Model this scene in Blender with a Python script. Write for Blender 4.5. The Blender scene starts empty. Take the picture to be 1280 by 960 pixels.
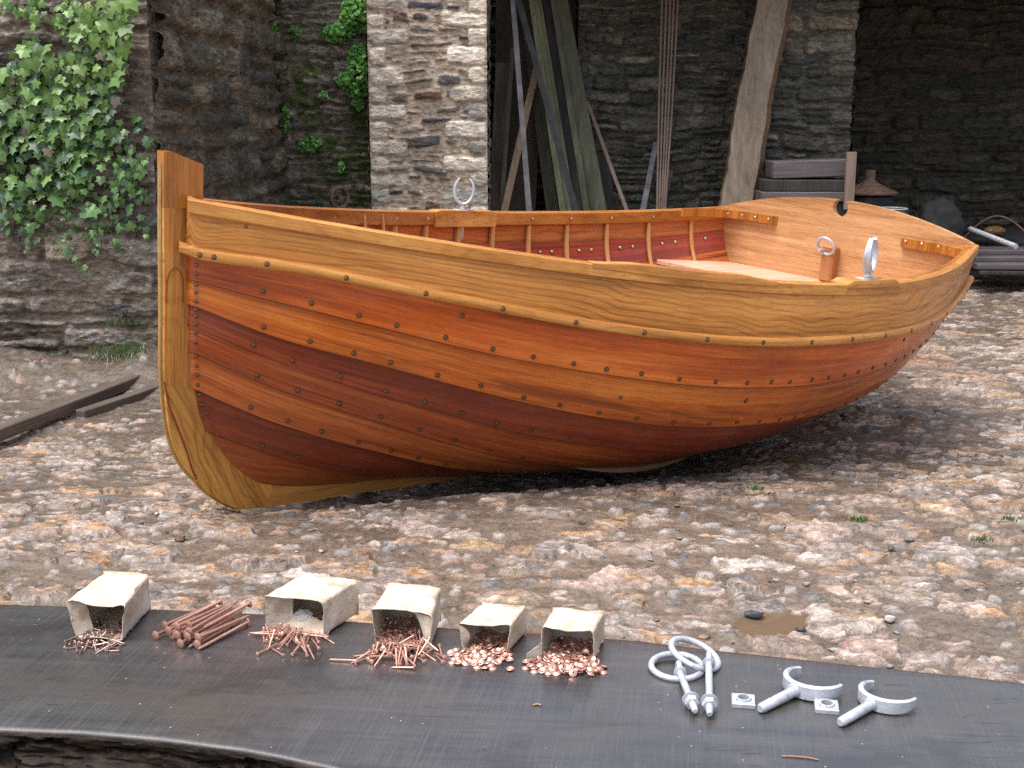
import bpy, bmesh, math, random
import numpy as np
from mathutils import Vector, Matrix
SC = bpy.context.scene
COL = SC.collection
R = math.radians
# ------------------------------------------------------------------ camera
H, PIT, FPX = 1.05, 0.2171, 1500.0
cam = bpy.data.cameras.new('camera'); cam.lens = FPX/1280*36; cam.sensor_width = 36; cam.clip_end = 200; cam.clip_start = .05
camo = bpy.data.objects.new('camera', cam); COL.objects.link(camo)
camo.location = (0, 0, H); camo.rotation_euler = (math.pi/2-PIT, 0, 0); SC.camera = camo
def ray(u, v):
    cx = (u-640)/FPX; cy = -(v-480)/FPX
    return np.array([cx, math.cos(PIT)+cy*math.sin(PIT), -math.sin(PIT)+cy*math.cos(PIT)])
def atY(u, v, Y):
    d = ray(u, v); return np.array([0, 0, H])+d*(Y/d[1])
def atZ(u, v, z):
    d = ray(u, v); return np.array([0, 0, H])+d*((z-H)/d[2])
# ------------------------------------------------------------------ noise (numpy)
def _h(ix, iy, iz, seed):
    n = (ix.astype(np.int64)*374761393+iy.astype(np.int64)*668265263+iz.astype(np.int64)*2147483647+seed*974711) & 0xffffffff
    n = ((n ^ (n >> 13))*1274126177) & 0xffffffff
    n = ((n ^ (n >> 16))*2246822519) & 0xffffffff
    return ((n ^ (n >> 15)) & 0xffffff)/float(0xffffff)
def vn(x, y, z=0.0, seed=0):
    x = np.asarray(x, float); y = np.asarray(y, float); z = np.zeros_like(x)+z
    ix = np.floor(x); iy = np.floor(y); iz = np.floor(z)
    fx = x-ix; fy = y-iy; fz = z-iz
    fx = fx*fx*(3-2*fx); fy = fy*fy*(3-2*fy); fz = fz*fz*(3-2*fz)
    r = 0
    for a in (0, 1):
        for b in (0, 1):
            for c in (0, 1):
                w = (fx if a else 1-fx)*(fy if b else 1-fy)*(fz if c else 1-fz)
                r = r+w*_h(ix+a, iy+b, iz+c, seed)
    return r
def fbm(x, y, z=0.0, oct=4, seed=0):
    r = 0; a = .5; t = 0
    for i in range(oct):
        r = r+a*vn(x*2**i+17*i, y*2**i+5*i, z*2**i, seed+i); t += a; a *= .5
    return r/t
def ss(a, b, x):
    t = np.clip((x-a)/(b-a), 0, 1); return t*t*(3-2*t)
# ------------------------------------------------------------------ mesh helpers
def mk(name, V, F, mat, parent=None, smooth=True, ang=35, uv=None, cols=None, attrs=None):
    me = bpy.data.meshes.new(name)
    V = np.asarray(V, dtype=np.float32).reshape(-1, 3)
    if isinstance(F, np.ndarray):
        n = len(F); k = F.shape[1]
        me.vertices.add(len(V)); me.vertices.foreach_set('co', V.ravel())
        me.loops.add(n*k); me.loops.foreach_set('vertex_index', F.astype(np.int32).ravel())
        me.polygons.add(n); me.polygons.foreach_set('loop_start', np.arange(0, n*k, k, dtype=np.int32))
        me.update(calc_edges=True)
    else:
        me.from_pydata([tuple(map(float, v)) for v in V], [], [tuple(int(i) for i in f) for f in F])
    if uv is not None:
        l = me.uv_layers.new(name='UVMap'); vi = np.zeros(len(me.loops), dtype=np.int32); me.loops.foreach_get('vertex_index', vi)
        l.data.foreach_set('uv', np.asarray(uv, dtype=np.float32)[vi].ravel())
    if cols is not None:
        a = me.color_attributes.new('Col', 'FLOAT_COLOR', 'POINT')
        c = np.ones((len(V), 4), dtype=np.float32); c[:, :3] = cols; a.data.foreach_set('color', c.ravel())
    for k_, v_ in (attrs or {}).items():
        a = me.attributes.new(k_, 'FLOAT', 'POINT'); a.data.foreach_set('value', np.asarray(v_, dtype=np.float32))
    if mat is not None:
        for m in (mat if isinstance(mat, (list, tuple)) else [mat]): me.materials.append(m)
    if smooth:
        me.polygons.foreach_set('use_smooth', [True]*len(me.polygons))
        if ang: me.set_sharp_from_angle(angle=R(ang))
    me.validate()
    o = bpy.data.objects.new(name, me); COL.objects.link(o)
    if parent: o.parent = parent
    return o
def tag(o, label=None, cat=None, group=None, kind=None):
    if label: o['label'] = label
    if cat: o['category'] = cat
    if group: o['group'] = group
    if kind: o['kind'] = kind
    return o
def empty(name, loc=(0, 0, 0), mat=None):
    o = bpy.data.objects.new(name, None); COL.objects.link(o); o.empty_display_size = .1
    if mat is not None: o.matrix_world = mat
    else: o.location = loc
    return o
class MB:
    """collects pieces into one mesh"""
    def __init__(s): s.V = []; s.F = []; s.UV = []; s.n = 0; s.C = []
    def add(s, V, F, uv=None, col=None):
        V = [tuple(v) for v in V]
        s.V += V; s.F += [tuple(i+s.n for i in f) for f in F]
        s.UV += list(uv) if uv is not None else [(v[0], v[1]) for v in V]
        s.C += [col or (1, 1, 1)]*len(V)
        s.n += len(V)
    def box(s, c, size, M=None, bev=0.0, col=None):
        sx, sy, sz = [q/2 for q in size]
        b = min(bev, sx*.9, sy*.9, sz*.9)
        if b <= 0:
            V = [Vector((x, y, z)) for x in (-sx, sx) for y in (-sy, sy) for z in (-sz, sz)]
            F = [(0, 1, 3, 2), (4, 6, 7, 5), (0, 4, 5, 1), (2, 3, 7, 6), (0, 2, 6, 4), (1, 5, 7, 3)]
        else:
            bm = bmesh.new(); bmesh.ops.create_cube(bm, size=1)
            for v in bm.verts: v.co = Vector((v.co.x*2*sx, v.co.y*2*sy, v.co.z*2*sz))
            bmesh.ops.bevel(bm, geom=bm.edges[:], offset=b, segments=1, affect='EDGES')
            bm.verts.index_update()
            V = [v.co.copy() for v in bm.verts]; F = [[v.index for v in f.verts] for f in bm.faces]; bm.free()
        c = Vector(c)
        V = [(M @ v if M else v)+c for v in V]
        s.add(V, F, col=col)
    def tube(s, pts, rad, n=10, closed=False, cap=True, col=None, sq=None):
        pts = [Vector(p) for p in pts]; N = len(pts)
        rad = rad if isinstance(rad, (list, tuple)) else [rad]*N
        V = []; F = []; uv = []
        up = None; L = 0
        for i, p in enumerate(pts):
            if closed: t = (pts[(i+1) % N]-pts[i-1])
            else: t = pts[min(i+1, N-1)]-pts[max(i-1, 0)]
            t.normalize()
            if up is None:
                up = Vector((0, 0, 1)) if abs(t.z) < .9 else Vector((1, 0, 0))
            a = up-t*up.dot(t); a.normalize(); up = a; b = t.cross(a)
            if i: L += (p-pts[i-1]).length
            for k in range(n):
                an = 2*math.pi*k/n
                ca, sa = math.cos(an), math.sin(an)
                if sq: ca, sa = ca*sq[0], sa*sq[1]
                V.append(p+(a*ca+b*sa)*rad[i]); uv.append((L, an*rad[i]))
        M_ = N if closed else N-1
        for i in range(M_):
            for k in range(n):
                F.append((i*n+k, i*n+(k+1) % n, ((i+1) % N)*n+(k+1) % n, ((i+1) % N)*n+k))
        if cap and not closed:
            F.append(tuple(range(n-1, -1, -1))); F.append(tuple((N-1)*n+k for k in range(n)))
        s.add(V, F, uv, col)
    def lathe(s, prof, M=None, n=24, col=None, closed=False):
        """prof list of (r,z)"""
        V = []; F = []
        for r, z in prof:
            for k in range(n):
                a = 2*math.pi*k/n; v = Vector((r*math.cos(a), r*math.sin(a), z)); V.append(M @ v if M else v)
        m = len(prof)
        for i in range(m if closed else m-1):
            j = (i+1) % m
            for k in range(n): F.append((i*n+k, i*n+(k+1) % n, j*n+(k+1) % n, j*n+k))
        if not closed:
            if prof[0][0] > 1e-6: F.append(tuple(range(n-1, -1, -1)))
            if prof[-1][0] > 1e-6: F.append(tuple((m-1)*n+k for k in range(n)))
        s.add(V, F, col=col)
    def prism(s, poly, fn, t0, t1):
        """poly of 2D points, fn(a,b,t)->3D"""
        n = len(poly)
        V = [fn(a, b, t0) for a, b in poly]+[fn(a, b, t1) for a, b in poly]
        F = [tuple(range(n)), tuple(range(2*n-1, n-1, -1))]+[(i, i+n, (i+1) % n+n, (i+1) % n) for i in range(n)]
        s.add(V, F, [(a, b) for a, b in poly]*2)
    def build(s, name, mat, parent=None, smooth=True, ang=35, cols=False):
        o = mk(name, s.V, s.F, mat, parent, smooth, ang, uv=s.UV, cols=s.C if cols else None)
        bm = bmesh.new(); bm.from_mesh(o.data); bmesh.ops.recalc_face_normals(bm, faces=bm.faces[:]); bm.to_mesh(o.data); bm.free()
        return o
# ------------------------------------------------------------------ node helpers
class NT:
    def __init__(s, name):
        s.m = bpy.data.materials.new(name); s.m.use_nodes = True; s.t = s.m.node_tree
        s.b = s.t.nodes['Principled BSDF']; s.out = s.t.nodes['Material Output']
    def n(s, typ, **kw):
        nd = s.t.nodes.new(typ)
        for k, v in kw.items():
            if k in nd.inputs.keys() if isinstance(k, str) else False: s.set(nd, k, v)
            else: setattr(nd, k, v)
        return nd
    def set(s, nd, k, v):
        i = nd.inputs[k]
        if isinstance(v, bpy.types.NodeSocket): s.t.links.new(v, i)
        else: i.default_value = v
    def math(s, op, a, b=0.0, c=None, clamp=False):
        nd = s.t.nodes.new('ShaderNodeMath'); nd.operation = op; nd.use_clamp = clamp
        s.set(nd, 0, a); s.set(nd, 1, b)
        if c is not None: s.set(nd, 2, c)
        return nd.outputs[0]
    def mapr(s, v, a, b, c=0.0, d=1.0, smooth=False):
        nd = s.t.nodes.new('ShaderNodeMapRange'); nd.interpolation_type = 'SMOOTHSTEP' if smooth else 'LINEAR'
        for k, x in zip(('Value', 'From Min', 'From Max', 'To Min', 'To Max'), (v, a, b, c, d)): s.set(nd, k, x)
        return nd.outputs['Result']
    def mix(s, f, a, b, mode='MIX'):
        nd = s.t.nodes.new('ShaderNodeMix'); nd.data_type = 'RGBA'; nd.blend_type = mode; nd.clamp_factor = True
        s.set(nd, 0, f)
        for i, x in ((6, a), (7, b)):
            if isinstance(x, bpy.types.NodeSocket): s.t.links.new(x, nd.inputs[i])
            else: nd.inputs[i].default_value = (*x, 1) if len(x) == 3 else x
        return nd.outputs[2]
    def ramp(s, f, stops):
        nd = s.t.nodes.new('ShaderNodeValToRGB'); s.set(nd, 0, f); e = nd.color_ramp.elements
        while len(e) < len(stops): e.new(.5)
        for el, (p, c) in zip(e, stops): el.position = p; el.color = (*c, 1)
        return nd.outputs[0]
    def coord(s, kind='Object', scale=(1, 1, 1), loc=(0, 0, 0), rot=(0, 0, 0)):
        if kind == 'UV': src = s.t.nodes.new('ShaderNodeTexCoord').outputs['UV']
        elif kind == 'Geo': src = s.t.nodes.new('ShaderNodeNewGeometry').outputs['Position']
        else: src = s.t.nodes.new('ShaderNodeTexCoord').outputs[kind]
        m0 = s.t.nodes.new('ShaderNodeMapping'); s.set(m0, 'Vector', src); m0.inputs['Rotation'].default_value = rot
        m0.inputs['Location'].default_value = loc
        mp = s.t.nodes.new('ShaderNodeMapping'); s.set(mp, 'Vector', m0.outputs[0]); mp.inputs['Scale'].default_value = scale
        return mp.outputs[0]
    def noise(s, vec, scale=1.0, detail=4, rough=.55, dist=0.0):
        nd = s.t.nodes.new('ShaderNodeTexNoise'); s.set(nd, 'Vector', vec)
        nd.inputs['Scale'].default_value = scale; nd.inputs['Detail'].default_value = detail
        nd.inputs['Roughness'].default_value = rough; nd.inputs['Distortion'].default_value = dist
        return nd.outputs[0]
    def vor(s, vec, scale, feature='F1', out='Distance'):
        nd = s.t.nodes.new('ShaderNodeTexVoronoi'); nd.feature = feature; s.set(nd, 'Vector', vec); nd.inputs['Scale'].default_value = scale
        return nd.outputs[out]
    def bump(s, h, strength=.5, dist=.002, prev=None):
        nd = s.t.nodes.new('ShaderNodeBump'); s.set(nd, 'Height', h); s.set(nd, 'Strength', strength); nd.inputs['Distance'].default_value = dist
        if prev is not None: s.t.links.new(prev, nd.inputs['Normal'])
        return nd.outputs[0]
    def attr(s, name, out='Color'):
        nd = s.t.nodes.new('ShaderNodeAttribute'); nd.attribute_name = name; return nd.outputs[out]
    def fin(s, base=None, rough=None, normal=None, **kw):
        if base is not None: s.set(s.b, 'Base Color', base if isinstance(base, bpy.types.NodeSocket) else (*base, 1))
        if rough is not None: s.set(s.b, 'Roughness', rough)
        if normal is not None: s.set(s.b, 'Normal', normal)
        for k, v in kw.items(): s.set(s.b, k.replace('_', ' '), v)
        return s.m
def wood(name, c_lo, c_mid, c_hi, kind='UV', seed=0, rot=(0, 0, 0), ring=0.0, ringf=60, streak=.5, coat=.5, rough=.42, dark=None, stretch=1.0, bump=.25, swap=False, edge=False, wav=.55):
    """grain runs along mapped X"""
    t = NT(name)
    so = (seed*3.17 % 7, seed*1.91 % 5, seed*.77 % 3)
    P = lambda sx, sy: t.coord(kind, (sx*stretch, sy, sy), so, rot)
    n1 = t.noise(P(1.6, 34), 1, 6, .6, .6)
    n2 = t.noise(P(.9, 7), 1, 4, .55, .8)
    pore = t.noise(P(22, 700), 1, 2, .6)
    n3 = t.noise(P(5, 190), 1, 3, .6, .3)
    f = t.math('ADD', t.math('ADD', t.math('MULTIPLY', n1, .42), t.math('MULTIPLY', n2, .33)), t.math('MULTIPLY', n3, .25))
    f = t.mapr(f, .37, .63)
    if ring > 0:
        sep = t.t.nodes.new('ShaderNodeSeparateXYZ'); t.set(sep, 0, P(1, 1))
        w = t.noise(P(1.3, 3.2), 1, 3, .5, .3)
        ph = t.math('ADD', t.math('MULTIPLY', sep.outputs[1], ringf*1.4), t.math('MULTIPLY', w, ringf*wav))
        ph = t.math('ADD', ph, t.math('MULTIPLY', n3, .5))
        rg = t.math('SINE', t.math('MULTIPLY', ph, 3.6))
        rg = t.mapr(rg, .25, 1.0, 0, 1, True)
        f = t.math('SUBTRACT', f, t.math('MULTIPLY', rg, ring*.55))
    col = t.ramp(f, [(0.0, c_lo), (.5, c_mid), (1.0, c_hi)])
    if dark is not None:
        dn = t.mapr(t.noise(P(1.1, 9), 1.3, 5, .6, 1.2), .50, .72, 0, streak, True)
        col = t.mix(dn, col, dark)
        d2 = t.mapr(t.noise(P(.8, 42), 1.1, 5, .65, .8), .53, .69, 0, streak*.6, True)
        col = t.mix(d2, col, dark)
    pm = t.mapr(pore, .55, .70, 0, .6)
    col = t.mix(pm, col, tuple(x*.45 for x in c_lo))
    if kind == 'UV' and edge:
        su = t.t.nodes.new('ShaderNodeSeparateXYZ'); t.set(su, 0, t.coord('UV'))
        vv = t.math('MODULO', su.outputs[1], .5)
        e1 = t.math('MULTIPLY', t.mapr(vv, .1120, .1142, 0, .92, True), t.math('LESS_THAN', vv, .2)); e2 = t.mapr(vv, .0005, .0045, .75, 0, True)  # dark seam at the lower edge, lap shadow painted along the upper edge
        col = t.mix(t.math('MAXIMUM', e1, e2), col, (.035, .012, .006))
    blot = t.noise(t.coord('Geo', (9, 9, 9)), 1, 4)
    col = t.mix(t.mapr(blot, .4, .8, 0, .28), col, tuple(x*.6 for x in c_mid))
    b = t.bump(t.math('ADD', t.math('MULTIPLY', n1, .5), t.math('MULTIPLY', pore, .5)), bump, .0012)
    r = t.mapr(t.noise(t.coord('Geo', (14, 14, 14)), 1, 4), .3, .7, rough-.12, rough+.14)
    return t.fin(col, r, b, Coat_Weight=coat*.7, Coat_Roughness=.09, Specular_IOR_Level=.3)
def metal(name, col, rough=.45, met=1.0, var=.25, col2=None, sc=60, bump=.3):
    t = NT(name)
    n = t.noise(t.coord('Object', (sc,)*3), 1, 5, .6)
    c = t.mix(t.mapr(n, .35, .7, 0, 1), col, col2 or tuple(x*(1-var) for x in col))
    return t.fin(c, t.mapr(n, .3, .7, rough-.1, rough+.15), t.bump(n, bump, .0006), Metallic=met)
M = {}
M['copper'] = metal('copper', (.84, .53, .44), .40, .85, .3, (.60, .32, .24))
M['copper_dull'] = metal('copper_dull', (.64, .37, .30), .5, .7, .3, (.42, .22, .16))
M['bronze_nail'] = metal('bronze_nail', (.56, .42, .38), .42, 1, .3, (.40, .26, .2))
M['rivet'] = metal('rivet_copper', (.27, .155, .075), .45, .7, .3, (.12, .065, .035), 200)
M['rivet_bright'] = metal('rivet_bright', (.85, .66, .5), .35, 1, .3, (.6, .4, .26), 200)
def galv():
    t = NT('galvanised_steel'); n = t.noise(t.coord('Object', (45,)*3), 1, 6, .65); v = t.vor(t.coord('Object', (1, 1, 1)), 260, 'F1', 'Color'); sp = t.t.nodes.new('ShaderNodeSeparateColor'); t.set(sp, 0, v)
    c = t.mix(t.mapr(n, .35, .68), (.66, .68, .74), (.42, .44, .50)); c = t.mix(t.math('MULTIPLY', sp.outputs[0], .3), c, (.36, .38, .43))
    dn = t.mapr(t.noise(t.coord('Object', (90,)*3, (3, 1, 2)), 1, 4, .6), .60, .70, 0, .7); c = t.mix(dn, c, (.22, .22, .23))
    b = t.bump(n, .7, .0012); b = t.bump(sp.outputs[1], .15, .0003, b)
    return t.fin(c, t.mapr(sp.outputs[0], 0, 1, .42, .65), b, Metallic=.35)
M['galv'] = galv()
M['brass'] = metal('brass_band', (.62, .47, .22), .35, 1, .3, (.45, .33, .15), 30)
M['iron'] = metal('rusty_iron', (.22, .12, .085), .75, .3, .3, (.07, .05, .045), 25)
M['steel_dark'] = metal('dark_steel', (.035, .038, .045), .6, .3, .3, (.02, .02, .022), 12)
M['steel_grey'] = metal('grey_steel', (.22, .21, .22), .6, .5, .3, (.13, .12, .12), 12)
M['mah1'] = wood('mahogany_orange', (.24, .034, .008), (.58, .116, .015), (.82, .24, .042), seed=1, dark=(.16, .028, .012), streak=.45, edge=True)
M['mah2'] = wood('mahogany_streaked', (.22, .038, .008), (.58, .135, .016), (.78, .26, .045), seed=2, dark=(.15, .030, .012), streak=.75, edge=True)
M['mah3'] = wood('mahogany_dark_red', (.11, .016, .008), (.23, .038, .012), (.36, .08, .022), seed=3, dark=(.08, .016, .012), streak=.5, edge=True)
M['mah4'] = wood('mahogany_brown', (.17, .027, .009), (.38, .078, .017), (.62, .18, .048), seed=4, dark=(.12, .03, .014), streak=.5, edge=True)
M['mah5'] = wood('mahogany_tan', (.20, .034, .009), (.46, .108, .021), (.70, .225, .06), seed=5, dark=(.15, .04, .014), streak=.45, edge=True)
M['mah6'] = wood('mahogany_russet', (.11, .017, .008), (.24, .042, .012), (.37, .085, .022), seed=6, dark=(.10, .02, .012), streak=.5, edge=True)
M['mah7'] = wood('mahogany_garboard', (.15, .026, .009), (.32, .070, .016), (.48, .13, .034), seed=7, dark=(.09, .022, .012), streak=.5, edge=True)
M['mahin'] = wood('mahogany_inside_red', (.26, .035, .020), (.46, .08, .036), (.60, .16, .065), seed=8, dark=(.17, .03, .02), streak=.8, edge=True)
M['oak'] = wood('oak_strake', (.27, .10, .018), (.58, .230, .046), (.78, .37, .095), seed=9, ring=.5, ringf=95, wav=.28, coat=.4)
M['oak_in'] = wood('oak_inside', (.36, .11, .028), (.58, .20, .055), (.70, .30, .09), seed=10, ring=.4, ringf=30)
M['oak_rail'] = wood('oak_rail', (.28, .105, .020), (.56, .235, .050), (.80, .43, .12), seed=11, ring=.2, ringf=60, coat=.35, rough=.48)
M['oak_inwale'] = wood('oak_inwale', (.24, .080, .013), (.46, .165, .026), (.62, .27, .055), seed=12, ring=.3, ringf=60, coat=.6, rough=.35)
M['oak_rib'] = wood('oak_rib', (.44, .20, .065), (.66, .36, .14), (.78, .48, .21), seed=13, coat=.3)
M['oak_transom'] = wood('oak_transom', (.26, .11, .04), (.54, .275, .115), (.70, .42, .21), seed=14, ring=.12, ringf=75, stretch=1.0, kind='UV', coat=.3, rough=.5)
M['oak_stem'] = wood('oak_stem', (.27, .095, .016), (.52, .205, .036), (.68, .32, .075), seed=15, ring=.3, ringf=50, rot=(0, 0, R(90)), coat=.4)
M['oak_foot'] = wood('oak_forefoot', (.30, .12, .022), (.58, .26, .052), (.72, .38, .10), seed=16, ring=.45, ringf=44, rot=(0, 0, R(62)), coat=.4)
M['oak_stemtop'] = wood('oak_stem_head', (.22, .07, .014), (.42, .145, .025), (.56, .22, .045), seed=26, ring=.2, ringf=50, rot=(0, 0, R(90)), coat=.5)
M['oak_deadwood'] = wood('oak_deadwood', (.26, .10, .020), (.50, .22, .046), (.64, .34, .09), seed=21, coat=.3)
M['oak_keel'] = wood('oak_keel', (.10, .05, .02), (.17, .088, .034), (.24, .13, .05), seed=17, coat=.3)
M['ply'] = wood('seat_board', (.50, .25, .16), (.66, .38, .255), (.72, .46, .33), seed=18, coat=0, rough=.65)
M['post'] = wood('stern_post', (.30, .12, .045), (.46, .20, .08), (.58, .30, .13), seed=19, rot=(0, 0, R(90)), coat=.3)
# ------------------------------------------------------------------ the dinghy
L = 2.9289
TH, HEEL, TRIM = 0.7230, 0.0684, -0.0410
ORG = np.array([-0.9024, 3.0309, 0.0])
_a = np.array([math.cos(TH), math.sin(TH), 0]); _q = np.array([math.sin(TH), -math.cos(TH), 0]); _z = np.array([0, 0, 1.])
A = _a*math.cos(TRIM)+_z*math.sin(TRIM); z2 = _z*math.cos(TRIM)-_a*math.sin(TRIM)
Q = _q*math.cos(HEEL)-z2*math.sin(HEEL); Z = z2*math.cos(HEEL)+_q*math.sin(HEEL)
BM = Matrix([[A[0], -Q[0], Z[0], ORG[0]], [A[1], -Q[1], Z[1], ORG[1]], [A[2], -Q[2], Z[2], ORG[2]], [0, 0, 0, 1]])
def lag(nodes, vals, t):
    r = 0
    for i, n in enumerate(nodes):
        l = 1
        for j, m in enumerate(nodes):
            if i != j: l = l*(t-m)/(n-m)
        r = r+vals[i]*l
    return r
def pch(xn, yn, x):
    xn = np.array(xn, float); yn = np.array(yn, float)
    d = np.diff(yn)/np.diff(xn); m = np.zeros(len(xn)); m[0] = d[0]; m[-1] = d[-1]
    for i in range(1, len(xn)-1):
        m[i] = 0 if d[i-1]*d[i] <= 0 else 2*d[i-1]*d[i]/(d[i-1]+d[i])
    x = np.clip(x, xn[0], xn[-1]); i = np.clip(np.searchsorted(xn, x)-1, 0, len(xn)-2)
    h = xn[i+1]-xn[i]; t = (x-xn[i])/h
    return (2*t**3-3*t**2+1)*yn[i]+(t**3-2*t**2+t)*h*m[i]+(-2*t**3+3*t**2)*yn[i+1]+(t**3-t**2)*h*m[i+1]
RAIL = .010
def Bf(x): return lag([0, .2, .5, .75, 1.], [.030, .4026, .8172, .8376, .6003], x/L)-RAIL*ss(0, .25, x)
def ZSf(x): return lag([0, .33, .66, 1], [.8685, .7525, .7061, .7543], x/L)
rabx = [.012, .026, .030, .035, .045, .064, .086, .115, .154, .201, .243, .286, .401, .662, .934, 1.3, 1.8, 2.3, 2.9289]
rabz = [.868, .745, .593, .475, .374, .302, .253, .200, .152, .110, .084, .07, .049, .026, .004, -.005, .027, .078, .23]
QA = [0.351, 0.589, 0.776, 0.752, 0.743]; QE = [0.248, 0.143, 0.088, 0.115, 0.101]; QB = [0.352, 0.486, 0.596, 0.542, 0.419]; QY = [0.75, 1.0, 1.034, 1.025, 1.015]
TN = [0, .25, .5, .75, 1.]
S61 = np.linspace(0, 1, 61)
def section(x, s=S61):
    t = np.array([x/L])
    a = pch(TN, QA, t)[0]; e = pch(TN, QE, t)[0]; b2 = pch(TN, QB, t)[0]; y2 = pch(TN, QY, t)[0]
    b = Bf(x); zs = ZSf(x); zr = pch(rabx, rabz, np.array([x]))[0]; h = zs-zr
    P = np.array([(.018, zr), (.018+a*b, zr+e*h), (max(y2*b, .03), zs-b2*h), (b, zs)])
    s = s[:, None]
    return (1-s)**3*P[0]+3*s*(1-s)**2*P[1]+3*s*s*(1-s)*P[2]+s**3*P[3]
_XG = np.concatenate([np.linspace(.012, .07, 140)[:-1], np.linspace(.07, .3, 60), np.linspace(.31, L, 120)])
_FG = np.linspace(0, 1, 81)
_T = np.zeros((len(_XG), 81, 2)); _GL = np.zeros(len(_XG))
for i, x in enumerate(_XG):
    P = section(x); g = np.r_[0, np.cumsum(np.linalg.norm(np.diff(P, axis=0), axis=1))]; _GL[i] = g[-1]
    for c in (0, 1): _T[i, :, c] = np.interp(_FG, g/g[-1], P[:, c])
def hull(x, f):
    """x, f arrays -> (n,3) port-positive"""
    x = np.asarray(x, float); f = np.clip(np.asarray(f, float), 0, 1.0); sh = np.broadcast(x, f).shape
    x = np.broadcast_to(x, sh).ravel(); f = np.broadcast_to(f, sh).ravel()
    i = np.clip(np.searchsorted(_XG, x)-1, 0, len(_XG)-2); tx = np.clip((x-_XG[i])/(_XG[i+1]-_XG[i]), 0, 1)[:, None]
    j = np.clip((f*80).astype(int), 0, 79); tf = (f*80-j)[:, None]
    P = (1-tx)*((1-tf)*_T[i, j]+tf*_T[i, j+1])+tx*((1-tf)*_T[i+1, j]+tf*_T[i+1, j+1])
    return np.column_stack([x, P]).reshape(sh+(3,))
def hulln(x, f):
    x = np.asarray(x, float); f = np.asarray(f, float); e = .02
    xa = np.maximum(x-e, .012); xb = np.minimum(x+e, L)
    fa = np.clip(f-.02, 0, .98); fb = fa+.02
    n = np.cross(hull(xb, f)-hull(xa, f), hull(x, fb)-hull(x, fa))
    n = -n/np.maximum(np.linalg.norm(n, axis=-1, keepdims=True), 1e-9)
    n = np.where(n[..., 1:2] < -.0, -n, n)
    return n
# plank lines (girth fraction along x); 0 is the lower edge of the sheer strake
LZ = [.745, .663, .597, .545, .475, .374, .253]
LF = [([.3, .8, 1.5, 1.75, 2.4, L], [.853, .852, .871, .877, .867, .862]),
      ([.3, .6, 1.1, 1.5, 2.0, L], [.702, .694, .721, .744, .753, .75]),
      ([.3, .7, 1.1, 1.5, 2.0, L], [.574, .568, .588, .622, .610, .60]),
      ([.3, .5, .8, 1.2, 1.6, L], [.486, .465, .460, .485, .49, .47]),
      ([.3, .5, .7, .95, 1.5, L], [.388, .367, .346, .330, .33, .33]),
      ([.3, .55, .8, 1.2, L], [.262, .237, .208, .20, .20]),
      ([.3, .5, .8, 1.2, L], [.134, .108, .100, .10, .10])]
def z2f(x, z):
    P = section(x); g = np.r_[0, np.cumsum(np.linalg.norm(np.diff(P, axis=0), axis=1))]
    return float(np.interp(z, P[:, 1], g/g[-1]))
LINES = []
for k, (xn, fn) in enumerate(LF):
    z0 = LZ[k]; x0 = float(np.interp(-z0, [-v for v in rabz[:9]], rabx[:9]))
    za = hull(.3, fn[0])[2]; zb = hull(.34, pch(xn, fn, np.array([.34]))[0])[2]; m1 = (zb-za)/.04
    m0 = m1*1.25+ (za-z0-(m1)*(.3-x0))/(.3-x0)*.8
    xs = x0+(.3-x0)*np.linspace(0, 1, 60)**2.2; t = (xs-x0)/(.3-x0); h = .3-x0
    zz = (2*t**3-3*t**2+1)*z0+(t**3-2*t**2+t)*h*m0+(-2*t**3+3*t**2)*za+(t**3-t**2)*h*m1
    ff = np.array([z2f(a, b) for a, b in zip(xs, zz)]); ff[0] = 0; ff[-1] = fn[0]
    X = np.concatenate([xs, np.linspace(.32, L, 90)]); Fv = np.concatenate([ff, pch(xn, fn, X[60:])])
    LINES.append((X, Fv))
LINES.append((np.array([.24, L]), np.array([0., 0.])))       # keel rabbet
def line(k, tt):
    """curve k at parameter tt in 0..1 -> x, f ; k=-1 is the sheer"""
    if k == -1: return .012+(L-.012)*tt, np.ones_like(tt)
    X, Fv = LINES[k]; x = X[0]+(L-X[0])*tt
    return x, np.interp(x, X, Fv)
def strip(mb, outer, inner, uv=None):
    """solid strip from outer and inner grids (n,m,3)"""
    n, m = outer.shape[:2]
    V = np.concatenate([outer.reshape(-1, 3), inner.reshape(-1, 3)]); o = n*m; F = []
    for i in range(n-1):
        for j in range(m-1):
            a = i*m+j; F.append((a, a+1, a+m+1, a+m)); F.append((o+a, o+a+m, o+a+m+1, o+a+1))
        F.append((i*m, (i+1)*m, o+(i+1)*m, o+i*m)); F.append((i*m+m-1, o+i*m+m-1, o+(i+1)*m+m-1, (i+1)*m+m-1))
    for j in range(m-1):
        F.append((j, o+j, o+j+1, j+1)); a = (n-1)*m+j; F.append((a, a+1, o+a+1, o+a))
    u = None if uv is None else np.concatenate([uv.reshape(-1, 2)]*2)
    mb.add(V, F, u)
def loc(P, side):
    """port-positive hull frame -> local object frame. side 1 = port"""
    P = np.array(P, float); P = P.reshape(-1, 3).copy() if P.ndim == 1 else P.copy()
    P[..., 1] *= -side
    return P
boat = empty('dinghy', mat=BM)
tag(boat, 'varnished clinker dinghy, orange mahogany planks under an oak top strake, resting on the cobbles', 'boat')
LAP = .0125; TK = .012
TT = np.linspace(0, 1, 150)**2.0
PL = {}
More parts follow.
